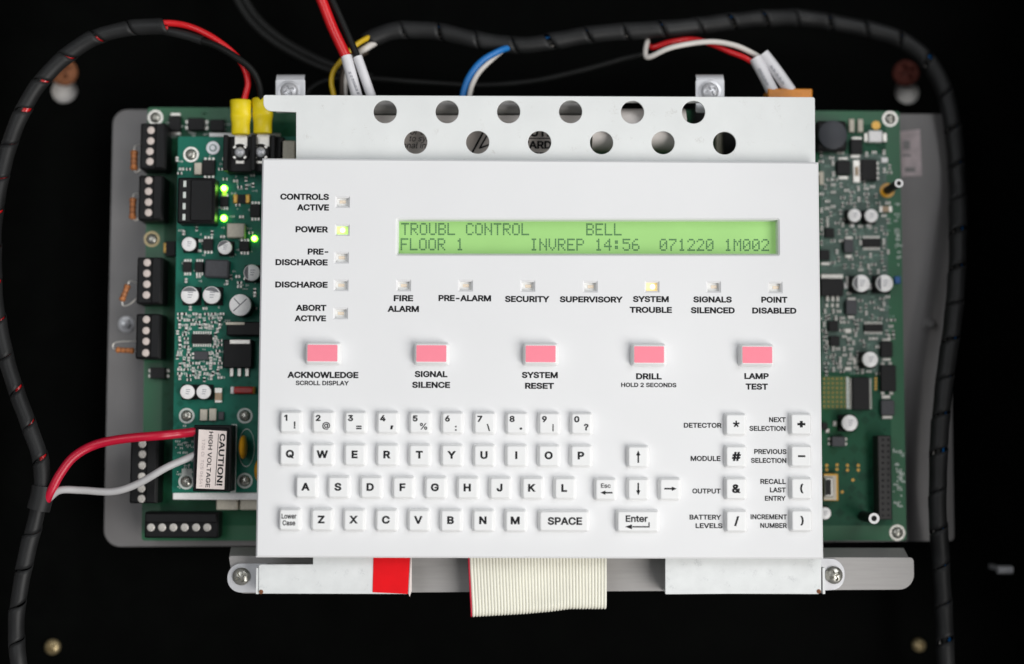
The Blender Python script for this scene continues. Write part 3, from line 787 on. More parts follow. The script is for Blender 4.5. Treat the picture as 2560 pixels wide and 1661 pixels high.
ecap(A, 540, 1250, 53, ZP, .0068, pw, 90); ecap(A, 672, 1250, 53, ZP, .0068, pw, 80); ecap(A, 845, 1310, 66, ZP, .011, pw, base=False, vent=True)
ecap(B, 510, 515, 42, ZP, .0062, pw); ecap(B, 605, 515, 42, ZP, .0062, pw)
cbox('power_module', A, 702, 1090, 145, 108, ZP, .006, M['chip2'], pw, bev=.0007, rot=-.03)
for (x, y, w, h) in ((525, 1080, 50, 62), (597, 1080, 50, 62), (655, 480, 76, 92), (650, 945, 60, 70), (748, 685, 50, 60), (870, 955, 60, 60), (935, 740, 60, 80)):
    soic(A, x, y, w, h, ZP, pw, 3, True, .0022)
cbox('chip_capacitor', A, 590, 487, 42, 72, ZP, .0022, M['beige'], pw)
soic(B, 595, 205, 116, 56, ZP, pw, 8); soic(B, 590, 303, 80, 50, ZP, pw, 2, False, .0026, m=M['chip2'])
tr = cbox('power_transistor', B, 805, 292, 168, 165, ZP, .005, M['black'], pw, bev=.0005); cbox('metal_tab', B, 818, 222, 120, 26, ZP, .0056, M['tin'], tr)
for x in (770, 815, 860): cbox('lead', B, x, 395, 22, 60, ZP, .0015, M['tin'], tr)
hs = cbox('heat_sink', B, 840, 145, 200, 80, ZP, .009, M['black'], pw, bev=.0005); cbox('metal_tab', B, 790, 115, 110, 16, ZP, .0095, M['beige'], hs)
b = MB(); c = W(B(697, 540), ZP); s = SC(ZP)*B.s; b.box(c.x, c.y, ZP, ZP+.0022, 38*s, 48*s, 0); b.box(c.x, c.y+32*s, ZP, ZP+.0024, 40*s, 28*s, 1); b.box(c.x, c.y-30*s, ZP, ZP+.0016, 40*s, 14*s, 1)
b.build('chip_capacitor', [M['tan'], M['tin']], pw)
b = MB(); c = W(B(845, 506), ZP); b.box(c.x, c.y, ZP, ZP+.003, 112*s, 40*s, 0, bev=.0006); b.box(c.x-66*s, c.y, ZP, ZP+.003, 20*s, 42*s, 1, bev=.0005); b.box(c.x+60*s, c.y, ZP, ZP+.003, 14*s, 42*s, 2, bev=.0005)
b.build('fuse', [M['red_p'], M['silver'], M['gold']], pw)
for (x, y) in ((508, 655), (848, 655), (848, 1035), (505, 1040)): ringscrew(B, x, y, 45, ZP, pw, M['silk'])
cbox('chip_capacitor', B, 605, 650, 40, 66, ZP, .002, M['beige'], pw); cbox('chip_capacitor', B, 658, 648, 40, 70, ZP, .002, M['beige'], pw); cbox('chip', B, 708, 655, 32, 46, ZP, .002, M['chip2'], pw)
for (x, y, k) in ((838, 838, 1), (928, 975, .9)):
    c = W(B(x, y), ZP+.006); b = MB(); n = 20; s = SC(ZP+.006)*B.s
    rings = []
    for t in range(9):
        a = math.pi*t/8; q = math.sin(a); xx = -math.cos(a)*24*s
        rings.append([(c.x+xx, c.y+70*s*q*math.cos(2*math.pi*i/n)*k+1e-7*i, ZP+.006+.0052*q*math.sin(2*math.pi*i/n)) for i in range(n)])
    b.loft(rings); b.build('disc_capacitor', M['disc'], pw)
c = W(B(857, 842), ZP); b = MB(); b.annulus(c.x, c.y, ZP+.00003, ZP+.00007, 112*s, 107*s, sx=.42); b.build('printed_outline', M['silk'], pw)
# high voltage transformer with its caution label
zt = ZP+.0135; q0, q1 = W(B(545, 708), zt), W(B(760, 1100), zt); b = MB()
cx, cy = (q0.x+q1.x)/2, (q0.y+q1.y)/2; w, h = q1.x-q0.x, abs(q0.y-q1.y)
b.box(cx, cy, ZP, zt-.002, w, h, bev=.0005); b.box(cx-.0002, cy, zt-.002, zt, w*.86, h*.93, mi=0, bev=.0008)
b.box(cx-w*.47, cy, zt-.012, zt-.0018, w*.06, h*.9, mi=1, bev=.0004)
tf = b.build('transformer', [M['black'], M['chip2']], pw)
zl = zt+.0003; lab = WP(B, [(578, 735), (741, 745), (727, 1086), (562, 1080)], zl)
lo = plate('caution_label', [lab[::-1]], zt+.0001, zl, 0, M['paper'], tf)
b = MB(); s = SC(zl)*B.s; rot = -math.pi/2-.045
def label_line(txt, x, y0, y1, cap, bold, mi):
    vs, fs, a, bb, _, _ = glyphs(txt, bold); c = W(B(x, (y0+y1)/2), zl+.0001); L = (y1-y0)*s; k = L/(bb-a)
    cr, sr = math.cos(rot), math.sin(rot); pts = []
    for gx, gy in vs:
        px, py = (gx-(a+bb)/2)*k, (gy-.5)*cap*s; pts.append((c.x+px*cr-py*sr, c.y+px*sr+py*cr, zl+.0001))
    b.add(pts, fs, mi)
label_line('CAUTION!', 708, 762, 1062, 33, .03, 0)
label_line('HIGH VOLTAGE', 640, 750, 1072, 24, .018, 0)
label_line('170I CI  TCS 06341', 598, 795, 1066, 17, 0, 1)
c = W(B(684, 912), zl); b.box(c.x, c.y, zl+.00008, zl+.0001, 300*s, 3.5*s, rot=rot)
b.build('caution_lettering', [M['ink'], M['ink_grey']], tf)
b = MB(); c = W(B(782, 905), ZP); b.box(c.x, c.y, ZP+.00003, ZP+.00007, 32*s, 405*s); c = W(B(508, 985), ZP)
b.box(c.x, c.y, ZP+.00003, ZP+.00007, 60*s, 40*s); b.build('silkscreen_block', M['silk'], pw)
AVP = [(595, 205, 130, 110), (590, 303, 100, 60), (805, 292, 180, 260), (840, 145, 200, 100)]
scatter(B, 455, 60, 720, 440, ZP, pw, 48, 50, 21, AVP)
silk(B, 450, 50, 740, 445, ZP, pw, 120, 22, None, AVP); silk(B, 440, 700, 540, 1080, ZP, pw, 40, 23)
AVA = [(550, 403, 100, 100), (655, 480, 90, 110), (590, 487, 50, 80), (580, 680, 240, 300), (535, 942, 100, 100), (752, 962, 100, 100), (702, 1090, 160, 130), (605, 1250, 260, 130), (845, 1310, 150, 150), (818, 860, 120, 100), (747, 690, 60, 240)]
scatter(A, 470, 420, 940, 1340, ZP, pw, 22, 24, 25, AVA); silk(A, 470, 330, 940, 1350, ZP, pw, 110, 26, None, AVA)

# ------------------------------------------------------------------ resistors clamped in the terminal blocks
def resistor(uv, L, w, ang, lead_pts, label):
    z = ZM+.006; c = W(uv, z); s = SC(z); a = Vector((math.cos(ang), math.sin(ang), 0)); L *= s; w *= s*1.25
    t = thing('resistor', (c.x, c.y, c.z), label, 'resistor', 'brown resistors beside the terminal blocks')
    b = MB(); n = 15; pts = []; rs = []
    for k in range(n):
        f = k/(n-1)-.5; e = abs(f)*2; pts.append(c+a*L*f); rs.append(w/2*(1.0 if e > .62 and e < .95 else (.6 if e >= .95 else .84)))
    b.tube(pts, rs, seg=14); b.build('body', M['copper'], t)
    b = MB()
    for k in (-.2, .05, .3): b.tube([c+a*L*(k-.03), c+a*L*(k+.03)], w/2*.875, seg=14)
    b.build('colour_band', M['rust'], t)
    for lp in lead_pts:
        b = MB(); b.tube(spline([W(p, z) for p in lp], 6), .00035, seg=8); b.build('lead', M['tin'], t)
resistor(A(206, 437), 50, 16, math.pi/2, [[A(206, 378), A(212, 352), A(250, 345)], [A(206, 495), A(222, 512), A(252, 480)]], 'brown resistor standing upright at the grey plate, beside the topmost terminal block')
resistor(A(198, 728), 54, 15, math.pi/2, [[A(198, 665), A(206, 640), A(240, 640)], [A(198, 790), A(215, 800), A(240, 780)]], 'brown resistor standing upright beside the second terminal block from the top')
resistor(A(150, 1237), 44, 13, 1.22, [[A(165, 1190), A(185, 1165), A(228, 1180)], [A(132, 1282), A(140, 1315), A(180, 1305), A(226, 1265)]], 'tilted brown resistor with curled leads at the left, above the hex bolt')
resistor(B(147, 272), 46, 12, -.05, [[B(98, 270), B(75, 255), B(95, 225), B(212, 218)], [B(196, 274), B(215, 280)]], 'brown resistor lying level below the hex bolt on the grey plate')

# ------------------------------------------------------------------ mounting rail
ZR = -0.0225
rail = thing('mounting_rail', W(F(1320, 1378), ZR), 'long grey steel rail running behind the bottom edge of the white keypad', 'rail')
rim = wl(F, [(531, 1292), (2124, 1296), (2126, 1371), (545, 1380)], ZR, [6, 10, 46, 30])
plate('rail_face', [rim], ZR-.0012, ZR, .0003, M['rail'], rail)
zb = ZR-.014; q = [W(F(533, 1292), ZR-.0004), W(F(2112, 1296), ZR-.0004), W(F(2100, 1274), zb), W(F(537, 1272), zb)]
b = MB(); b.add([p for p in q]+[p+Vector((0, -.001, -.0008)) for p in q], [[0, 1, 2, 3], [7, 6, 5, 4], [0, 4, 5, 1], [1, 5, 6, 2], [2, 6, 7, 3], [3, 7, 4, 0]]); b.build('rail_lip', M['rail'], rail, smooth=0)

# ------------------------------------------------------------------ bracket that carries the keypad
ZK = -0.0068
br = thing('keypad_bracket', W(F(1250, 1380), ZK), 'white steel bracket with two rows of round holes, behind the keypad', 'bracket')
rk = 27.2*K if (K := 2560/2380) else 0
holes = [(895, 260), (1039, 260), (1182, 260), (1326, 260), (1470, 261), (1612, 261), (966, 331), (1110, 331), (1254, 331), (1398, 332), (1541, 332), (1684, 333)]
rim = wl(F, [(612, 221), (1894, 226), (1897, 640), (688, 640), (688, 261), (612, 258)], ZK, [6, 6, 0, 0, 0, 26])
plate('perforated_face', [rim]+[circle(W(F(*h), ZK), rk*SC(ZK)) for h in holes], ZK-.0012, ZK, .00025, M['bracket'], br, res=1)
q0, q1 = W(F(614, 221), ZK), W(F(1893, 226), ZK); b = MB()
b.add([q0+Vector((0, -.0003, -.0008)), q1+Vector((0, -.0003, -.0008)), q1+Vector((0, -.0003, -.008)), q0+Vector((0, -.0003, -.008)), q0+Vector((0, -.0013, -.0013)), q1+Vector((0, -.0013, -.0013)), q1+Vector((0, -.0013, -.008)), q0+Vector((0, -.0013, -.008))], [[0, 1, 2, 3], [7, 6, 5, 4], [0, 4, 5, 1], [1, 5, 6, 2], [2, 6, 7, 3], [3, 7, 4, 0]])
b.build('top_flange', M['bracket'], br, smooth=0)
zf = -0.0085
rim = wl(F, [(727, 1285), (955, 1285), (955, 1381), (601, 1380), (601, 1312), (727, 1312)], zf, [0, 0, 3, 8, 6, 0])
fl = plate('foot_flap', [rim], zf-.0013, zf, .0003, M['galv'], br)
rim = wl(F, [(1546, 1285), (1909, 1285), (1909, 1379), (1546, 1382)], zf, [0, 0, 6, 3])
fr = plate('foot_flap', [rim], zf-.0013, zf, .0003, M['galv'], br)
for (x0, x1, yb, par) in ((604, 952, 1381, fl), (1549, 1903, 1381, fr)):
    q0, q1 = W(F(x0, yb), zf), W(F(x1, yb), zf); b = MB()
    b.box((q0.x+q1.x)/2, q0.y+.0006, ZR+.0003, zf-.0006, q1.x-q0.x, .0010); b.build('flap_flange', M['bracket'], par)
ze = ZR+.0014
for pts, rad, sx in (([(622, 1310), (622, 1378), (528, 1378), (528, 1310)], [0, 0, 34, 34], (561, 1340)), ([(1890, 1298), (1964, 1300), (1964, 1371), (1890, 1374)], [0, 36, 36, 0], (1938, 1337))):
    pl = wl(F, pts, ze, rad)
    e = plate('ear', [pl], ze-.0012, ze, .0002, M['ear'], br)
    disc_screw('screw', F(*sx), ze+.0003, 21.5, M['screw'], e, h=.0022)
    q = W(F(602 if sx[0] < 1000 else 1907, 1345), ze)
    b = MB(); b.box(q.x+(.0012 if sx[0] < 1000 else -.0012), q.y+.0001, ze-.001, zf-.0006, .0011, .0120); b.build('ear_web', M['bracket'], e)
for (x, y) in ((607, 1376), (1903, 1375)):
    c = W(F(x, y), zf); b = MB(); b.cyl(c.x, c.y, zf-.001, zf+.00025, .0010, seg=12); b.build('rust_spot', M['rust'], br)
zs = zf+.0003
rim = WP(F, [(868, 1296), (953, 1296), (948, 1381), (866, 1377)], zs); st = plate('red_sticker', [rim[::-1]], zf+.0001, zs, 0, M['red_tape'], br)
b = MB(); b.add([W(F(*p), zs+.0002) for p in ((955, 1296), (957, 1296), (957, 1374), (952, 1388), (950, 1381))], [[0, 1, 2, 3, 4]]); b.add([W(F(*p), zs+.0001) for p in ((955, 1296), (957, 1296), (957, 1374), (952, 1388), (950, 1381))], [[4, 3, 2, 1, 0]]); b.build('torn_edge', M['paper'], st)
ztab = -0.019
for (x0, x1, sx) in ((640, 709, 672), (1617, 1684, 1650)):
    pl = wl(F, [(x0, 184), (x1, 184), (x1, 262), (x0, 262)], ztab, 6)
    e = plate('clip', [pl], ztab-.0012, ztab, .0003, M['ear'], br)
    q0, q1 = W(F(x0, 184), ztab), W(F(x1, 184), ztab); b = MB(); n = 8; rr = .0035
    ring = []
    for i in range(n+1):
        a = math.pi/2*i/n; ring.append((0, rr*math.sin(a)-.0002, -.0006-rr*(1-math.cos(a)) ))
    vs = []; fs = []
    for i, (dx, dy, dz) in enumerate(ring):
        vs += [(q0.x+.0003, q0.y+dy-.0002, ztab+dz), (q1.x-.0003, q1.y+dy-.0002, ztab+dz)]
    for i in range(n): fs.append([2*i, 2*i+1, 2*i+3, 2*i+2])
    b.add(vs, fs); b.build('clip_bend', M['ear'], e)
    c = W(F(sx, 214), ztab); b = MB(); b.cyl(c.x, c.y, ztab, ztab+.0006, 27*SC(ztab)*K, bev=.0002); b.build('washer', M['ear'], e)
    disc_screw('screw', F(sx, 213), ztab+.0008, 22, M['ear'], e, h=.002)

# pale shield seen through the round holes
ZS = -0.019
sh = thing('inner_shield', W(F(1220, 380), ZS), 'pale metal shield with a black lettered caution sticker, seen through the round holes', 'shield')
plate('shield_sheet', [WP(F, [(780, 268), (1372, 268), (1372, 520), (780, 520)], ZS)], ZS-.001, ZS, .0002, M['shield'], sh)
a0, a1 = W(F(850, 250), ZS-.003), W(F(1372, 250), ZS-.003); b = MB(); b.tube([a0, a1], .0040, seg=32); b.build('rolled_edge', M['rail'], sh)
a0, a1 = W(F(1374, 304), -.0215), W(F(1590, 304), -.0215); b = MB(); b.tube([a0, a1], .0105, seg=40); b.build('added_bulge', M['shield'], sh, smooth=60)  # bulge added so the right holes grade from dark to bright
cbox('chip', F, 1633, 268, 38, 60, ZM, .012, M['black'], main); cbox('contact_strip', F, 1672, 338, 14, 70, ZM, .006, M['beige'], main); cbox('chip', F, 1700, 330, 36, 70, ZM, .010, M['black'], main)
stk = plate('caution_sticker', [WP(F, [(900, 283), (1330, 283), (1330, 480), (900, 480)], ZS+.0003)], ZS+.0001, ZS+.0003, 0, M['sticker_grey'], sh)
b = MB(); zl = ZS+.0004
def hole_text(s, x0, x1, yb, cap, bold, shear=0):
    p0, p1 = W(F(x0, yb), zl), W(F(x1, yb), zl); n0 = len(b.v)
    text_at(b, s, p0.x, p1.x, p0.y, cap*K*SC(zl), zl, bold)
    if shear:
        for v in b.v[n0:]: v.x += (v.y-p0.y)*shear
hole_text('for a', 944, 986, 313, 15, .006, .2); hole_text('to sys', 950, 998, 329, 14, .006, .2); hole_text('onal inf', 934, 996, 345, 14, .006, .2)
hole_text('AUTIO', 1212, 1298, 318, 23, .04); hole_text('ZARD', 1214, 1282, 346, 19, .045); hole_text('ZED T', 1225, 1290, 368, 14, .03)
def bar(x0, y0, x1, y1, wpx):
    p, q = W(F(x0, y0), zl), W(F(x1, y1), zl); d = q-p
    b.box((p.x+q.x)/2, (p.y+q.y)/2, zl-.00003, zl, d.length, wpx*K*SC(zl), rot=math.atan2(d.y, d.x))
bar(1215, 322, 1300, 322, 2.4); bar(1096, 358, 1124, 306, 4.5); bar(1136, 308, 1114, 346, 4); bar(1114, 345, 1142, 335, 4)
b.build('sticker_lettering', M['ink'], stk)

# ------------------------------------------------------------------ the keypad
kp = thing('alarm_keypad', W(F(1255, 1300), -.004), 'white fire alarm keypad with green display, five pink buttons and rows of white lettered keys', 'control panel')
def cr(mp, x, y, w, h, z): 
    c = W(mp(x, y), z); s = SC(z); return [(c.x+dx*w*s/2, c.y+dy*h*s/2) for dx, dy in ((-1, 1), (1, 1), (1, -1), (-1, -1))]
leds = [(E, 667, 387), (E, 665, 604), (E, 659, 817), (E, 656, 1030), (E, 652, 1247), (E, 1139, 1032), (E, 1617, 1033), (E, 2098, 1037), (G, 295, 1041), (G, 772, 1041), (G, 1247, 1043), (G, 1723, 1047)]
rim = WP(F, [(609, 368), (1903, 377), (1914, 1300), (594, 1296)], 0)
lcdw = wl(G, [(-1195, 522), (1745, 523), (1748, 793), (-1198, 791)], 0, 3)
BEV = .0008
plate('faceplate', [rim, lcdw]+[cr(mp, x, y, 29, 21, 0) for mp, x, y in leds], -.004, 0, BEV, M['panel'], kp, res=0)
# lcd
bz = [WP(G, q, z) for q, z in (([(-1195, 522), (1745, 523), (1748, 793), (-1198, 791)], -.0009), ([(-1183, 530), (1736, 531), (1739, 787), (-1186, 785)], -.0026), ([(-1183, 530), (1736, 531), (1739, 787), (-1186, 785)], -.0046))]
zq = (-.0009, -.0026, -.0060); b = MB()
bz[2] = bz[1]
b.loft([[(x, y, z) for x, y in r] for r, z in zip(bz, zq)], caps=False); b.build('display_bezel', M['panel'], kp, smooth=0)
zl = -.0060
p0, p1 = W(F(915, 500), zl), W(F(1825, 605), zl); b = MB(); b.box((p0.x+p1.x)/2, (p0.y+p1.y)/2, zl-.003, zl, p1.x-p0.x, abs(p0.y-p1.y))
lcd = b.build('lcd_screen', M['lcd'], kp)
DOT = {'T': '1f04040404040404', 'R': '1e11111e141211', 'O': '0e11111111110e', 'U': '1111111111110e', 'B': '1e11111e11111e', 'L': '1010101010101f', 'C': '0e11101010110e',
       'N': '11111915131111', 'E': '1f10101e10101f', 'F': '1f10101e101010', '1': '040c040404040e', 'I': '0e04040404040e', 'V': '11111111110a04', 'P': '1e11111e101010',
       '4': '02060a121f0202', ':': '000c0c000c0c00', '5': '1f101e0101110e', '6': '0608101e11110e', '0': '0e11131519110e', '7': '1f010204080808', '2': '0e11010204081f', 'M': '111b1515111111'}
DOT['T'] = '1f040404040404'
rows = ('TROUBL CONTROL      BELL', 'FLOOR 1       INVREP 14:56  071220 1M002')
zd = zl+.0001; b = MB(); tot = (1795-934)/40
def lcd_pt(col, px, row, py):
    u = 934.2+col*21.5+px*3.62+(.0 if row == 0 else -1.4)
    v = (520.5 if row == 0 else 556.0)+py*4.05+(u-934)*.0022
    return F(u, v)
for r, line in enumerate(rows):
    for i, chh in enumerate(line):
        if chh == ' ': continue
        hx = DOT[chh]
        for y in range(7):
            bits = int(hx[2*y:2*y+2], 16)
            for x in range(5):
                if bits >> (4-x) & 1:
                    c = W(lcd_pt(i, x, r, y), zd); s = SC(zd)*K
                    b.add([(c.x+dx*1.62*s, c.y+dy*1.82*s, zd) for dx, dy in ((-1, -1), (1, -1), (1, 1), (-1, 1))], [[0, 1, 2, 3]])
b.build('display_text', M['lcd_ink'], lcd, smooth=0)
# indicator lamps
for i, (mp, x, y) in enumerate(leds):
    zz = -.0028; c = W(mp(x, y), zz); s = SC(zz); lit = {1: ('led_green', 'led_green_core'), 9: ('led_amber', 'led_amber_core')}.get(i)
    b = MB(); b.box(c.x, c.y, -.0045, zz, 44*s, 34*s)
    o = b.build('indicator_lamp', M[lit[0]] if lit else M['led_well'], kp)
    if lit: o['label'] = 'lit yellow-green lamp beside POWER' if i == 1 else 'lit amber lamp above SYSTEM TROUBLE'
    b = MB(); q = W(mp(x+4, y+1), zz)
    if lit: b.cyl(q.x, q.y, zz, zz+.0002, 6.5*s, seg=18)
    else:
        b.box(q.x, q.y, zz, zz+.0003, 15*s, 7.5*s)
    b.build('led_chip', M[lit[1]] if lit else M['led_off'], o)
# printed lettering
def printed(lines, parent=kp):
    b = MB()
    for (mp, s, x0, x1, y0, y1) in lines:
        p0, p1 = W(mp(x0, y1), .00006), W(mp(x1, y1), .00006); top = W(mp(x0, y0), .00006)
        text_at(b, s, p0.x, p1.x, p0.y, top.y-p0.y, .00006, .046 if (y1-y0)*mp.s > 13.5 else .035)
    return b.build('printed_label', M['ink'], parent, smooth=0)
for L in (
    [(E, 'CONTROLS', 187, 563, 322, 370), (E, 'ACTIVE', 316, 563, 404, 453)], [(E, 'POWER', 305, 557, 574, 622)],
    [(E, 'PRE-', 399, 558, 746, 794), (E, 'DISCHARGE', 150, 553, 828, 876)], [(E, 'DISCHARGE', 148, 553, 1001, 1048)],
    [(E, 'ABORT', 307, 543, 1180, 1228), (E, 'ACTIVE', 297, 540, 1262, 1308)], [(E, 'FIRE', 1063, 1213, 1106, 1154), (E, 'ALARM', 1015, 1258, 1188, 1236)],
    [(E, 'PRE-ALARM', 1409, 1815, 1105, 1153)], [(E, 'SECURITY', 1922, 2266, 1112, 1160)], [(G, 'SUPERVISORY', 60, 547, 1115, 1162)],
    [(G, 'SYSTEM', 625, 902, 1113, 1160), (G, 'TROUBLE', 600, 926, 1196, 1243)], [(G, 'SIGNALS', 1091, 1388, 1116, 1163), (G, 'SILENCED', 1072, 1411, 1199, 1247)],
    [(G, 'POINT', 1616, 1818, 1118, 1165), (G, 'DISABLED', 1546, 1887, 1202, 1249)],
    [(H, 'ACKNOWLEDGE', 242, 790, 338, 387), (H, 'SCROLL DISPLAY', 306, 717, 408, 443)], [(H, 'SIGNAL', 1225, 1478, 333, 381), (H, 'SILENCE', 1205, 1498, 416, 464)],
    [(H, 'SYSTEM', 2052, 2330, 340, 388), (H, 'RESET', 2077, 2300, 424, 471)], [(J, 'DRILL', 541, 706, 292, 332), (J, 'HOLD 2 SECONDS', 445, 800, 353, 381)],
    [(J, 'LAMP', 1238, 1395, 291, 330), (J, 'TEST', 1246, 1389, 358, 398)], [(J, 'DETECTOR', 848, 1092, 611, 643)],
    [(J, 'NEXT', 1397, 1504, 575, 607), (J, 'SELECTION', 1270, 1503, 631, 663)], [(J, 'MODULE', 892, 1084, 824, 857)],
    [(J, 'PREVIOUS', 1301, 1509, 780, 812), (J, 'SELECTION', 1280, 1508, 837, 869)], [(J, 'OUTPUT', 903, 1085, 1034, 1066)],
    [(J, 'RECALL', 1341, 1505, 972, 1005), (J, 'LAST', 1402, 1504, 1027, 1059), (J, 'ENTRY', 1370, 1504, 1081, 1113)],
    [(J, 'BATTERY', 885, 1089, 1202, 1234), (J, 'LEVELS', 924, 1097, 1257, 1289)], [(J, 'INCREMENT', 1278, 1512, 1200, 1232), (J, 'NUMBER', 1340, 1512, 1256, 1288)]):
    printed(L)

def rrect(hw, hh, r, z, seg=4):
    out = []
    for cx, cy, a0 in ((hw-r, hh-r, 0), (-hw+r, hh-r, 90), (-hw+r, -hh+r, 180), (hw-r, -hh+r, 270)):
        for k in range(seg+1):
            a = math.radians(a0+90*k/seg); out.append((cx+r*math.cos(a), cy+r*math.sin(a), z))
    return out
ZKEY = .0033
def key_mesh(name, w, h, zt, draft, m):
    b = MB(); f = .00045; hw, hh = w/2, h/2
    rs = [rrect(hw+draft, hh+draft, .0013, -.0005), rrect(hw+draft, hh+draft, .0013, .0003), rrect(hw+draft*.8, hh+draft*.8, .0012, .0008)]
    rs += [rrect(hw+draft*.06, hh+draft*.06, .0008, zt-f), rrect(hw-f*.3, hh-f*.3, .0007, zt-f*.3), rrect(hw-f, hh-f, .0006, zt), rrect(hw-f*1.4, hh-f*1.4, .0005, zt)]
    b.loft(rs); return b.mesh(name, [m], (0, 0, 0), 32)
SK = SC(ZKEY)
M_KEY = key_mesh('key', 47.5*SK, 47.5*SK, ZKEY, .0009, M['key'])
def legend(o, c, items, draw=None):
    b = MB(); z = ZKEY+.00005
    for it in items:
        s, dx, dy, cap, bold, cb = it[:6]
        text_c(b, s, c.x+dx*SK, c.y+dy*SK, cap*SK, z, bold, centre_box=cb, wide=it[6] if len(it) > 6 else 1)
    if draw: draw(b, c, z)
    b.build('legend', M['ink'], o, smooth=0)
def key(uv, items, draw=None, me=None):
    c = W(uv, ZKEY); o = link('key', me or M_KEY, kp, (c.x, c.y, 0)); legend(o, c, items, draw); return o
sec = [('!', 10, -7.5, 17.5, 0.030, True), ('@', 8, -9, 15.5, 0.024, True), ('=', 9, -12.5, 20, 0.024, True), (',', 10.5, -12, 22, 0.048, True), ('%', 9, -9, 16.5, 0.02, True), (':', 9, -13.5, 17, 0.03, True), ('\\', 9.5, -11, 15, 0.040, True), ('.', 10, -13.5, 19, 0.058, True), ('|', 9.5, -11, 11.5, 0.048, True), ('?', 11.5, -9, 16.5, 0.040, True)]
for i, d in enumerate('1234567890'):
    uv = H(267.5+249.55*i, 727.5+1.25*i); s2 = sec[i]
    key(uv, [(d, -12, 10.5, 15.5, 0.046, True), s2])
for i, d in enumerate('QWERTYUIOP'): key(H(264.5+249.65*i, 978+1.25*i), [(d, -.8, 1, 19.5, 0.048, True)])
for i, d in enumerate('ASDFGHJKL'): key(H(388.5+249.65*i, 1230+1.25*i), [(d, -2, 1, 19.5, 0.048, True)])
for i, d in enumerate('ZXCVBNM'): key(H(508+249.65*i, 1483+1.25*i), [(d, -1.5, 1, 19.5, 0.048, True)])
key(H(259, 1481), [('Lower', -1.5, 8.5, 12.5, 0.032, False, .74), ('Case', -1.5, -8, 12.5, 0.032, False, .78)])
def arrow(dx, dy, L, ox=0, oy=0):
    def f(b, c, z):
        d = Vector((dx, dy, 0)); n = Vector((-dy, dx, 0)); o = Vector((c.x+ox*SK, c.y+oy*SK, z)); h = L/2
        P_ = lambda a, q: o+(d*a+n*q)*SK
        b.add([P_(-h, -1.9), P_(h-11, -1.9), P_(h-11, 1.9), P_(-h, 1.9)], [[0, 1, 2, 3]])
        b.add([P_(h-12.5, -5.3), P_(h, 0), P_(h-12.5, 5.3)], [[0, 1, 2]])
    return f
key(J(555, 829), [], arrow(0, 1, 31)); key(J(555, 1038), [], arrow(0, -1, 31)); key(J(760, 1038), [], arrow(1, 0, 31, 1, 1))
key(J(345, 1039), [('Esc', .5, 9, 11, 0.026, False)], arrow(-1, 0, 30, 2, -8.5))
for (ch_, x, y, cap, bo) in (('*', 1184, 622, 17, 0.068), ('#', 1185, 828, 23, 0.048), ('&', 1185, 1035, 22, 0.048), ('/', 1187, 1244, 21, 0.044), ('+', 1603, 620, 24, 0.063), ('-', 1604, 826, 24, 0.068), ('(', 1606, 1034, 19.5, 0.040), (')', 1607, 1241, 19.5, 0.040)):
    if ch_ == '*':
        def star(b, c, z):
            for k in range(5):
                a = math.pi/2+k*2*math.pi/5
                b.box(c.x+.5*SK+4.1*SK*math.cos(a), c.y+1*SK+4.1*SK*math.sin(a), z-.00003, z+k*1e-6, 8.6*SK, 3.9*SK, rot=a)
        key(J(x, y), [], star); continue
    if ch_ == '-':
        def dash(b, c, z): b.box(c.x+1*SK, c.y, z-.00003, z, 18.5*SK, 4.6*SK)
        key(J(x, y), [], dash)
    else: key(J(x, y), [(ch_, .5, 0, cap, bo, True)])
KW = (F(1366, 0)[0]-F(1256, 0)[0])*SK
c = F(1311, 1211.5)
key(c, [('SPACE', 2, 0, 19, 0.040, False)], None, key_mesh('key', KW, 45*SK, ZKEY, .0009, M['key']))
def enter_arrow(b, c, z):
    P_ = lambda x, y: (c.x+x*SK, c.y+y*SK, z)
    b.add([P_(-14, -15.2), P_(29, -15.2), P_(29, -12), P_(-14, -12)], [[0, 1, 2, 3]])
    b.add([P_(26, -12), P_(29, -12), P_(29, -2.5), P_(26, -2.5)], [[0, 1, 2, 3]])
    b.add([P_(-32, -13.6), P_(-15, -19.4), P_(-15, -7.8)], [[0, 1, 2]])
key(J(553, 1245), [('Enter', -3, 6.5, 16.5, 0.034, False)], enter_arrow, key_mesh('key', 99*SK, 47*SK, ZKEY, .0009, M['key']))
# five pink buttons
ZBN = .0044; SB = SC(ZBN)
M_BTN = key_mesh('button', 79*SB, 47*SB, ZBN, .0010, M['key'])
bi = MB(); bi.loft([rrect(37.3*SB, 20.6*SB, .0004, 0), rrect(37.3*SB, 20.6*SB, .0004, .00008)]); M_INS = bi.mesh('pink_insert', [M['pink']], (0, 0, 0), 0)
for (mp, x, y) in ((H, 513, 195), (H, 1354, 198.5), (H, 2197.5, 201.5), (J, 625, 172), (J, 1321, 174.5)):
    c = W(mp(x, y), ZBN); o = link('button', M_BTN, kp, (c.x, c.y, 0)); link('pink_insert', M_INS, o, (c.x, c.y, ZBN+.00003))

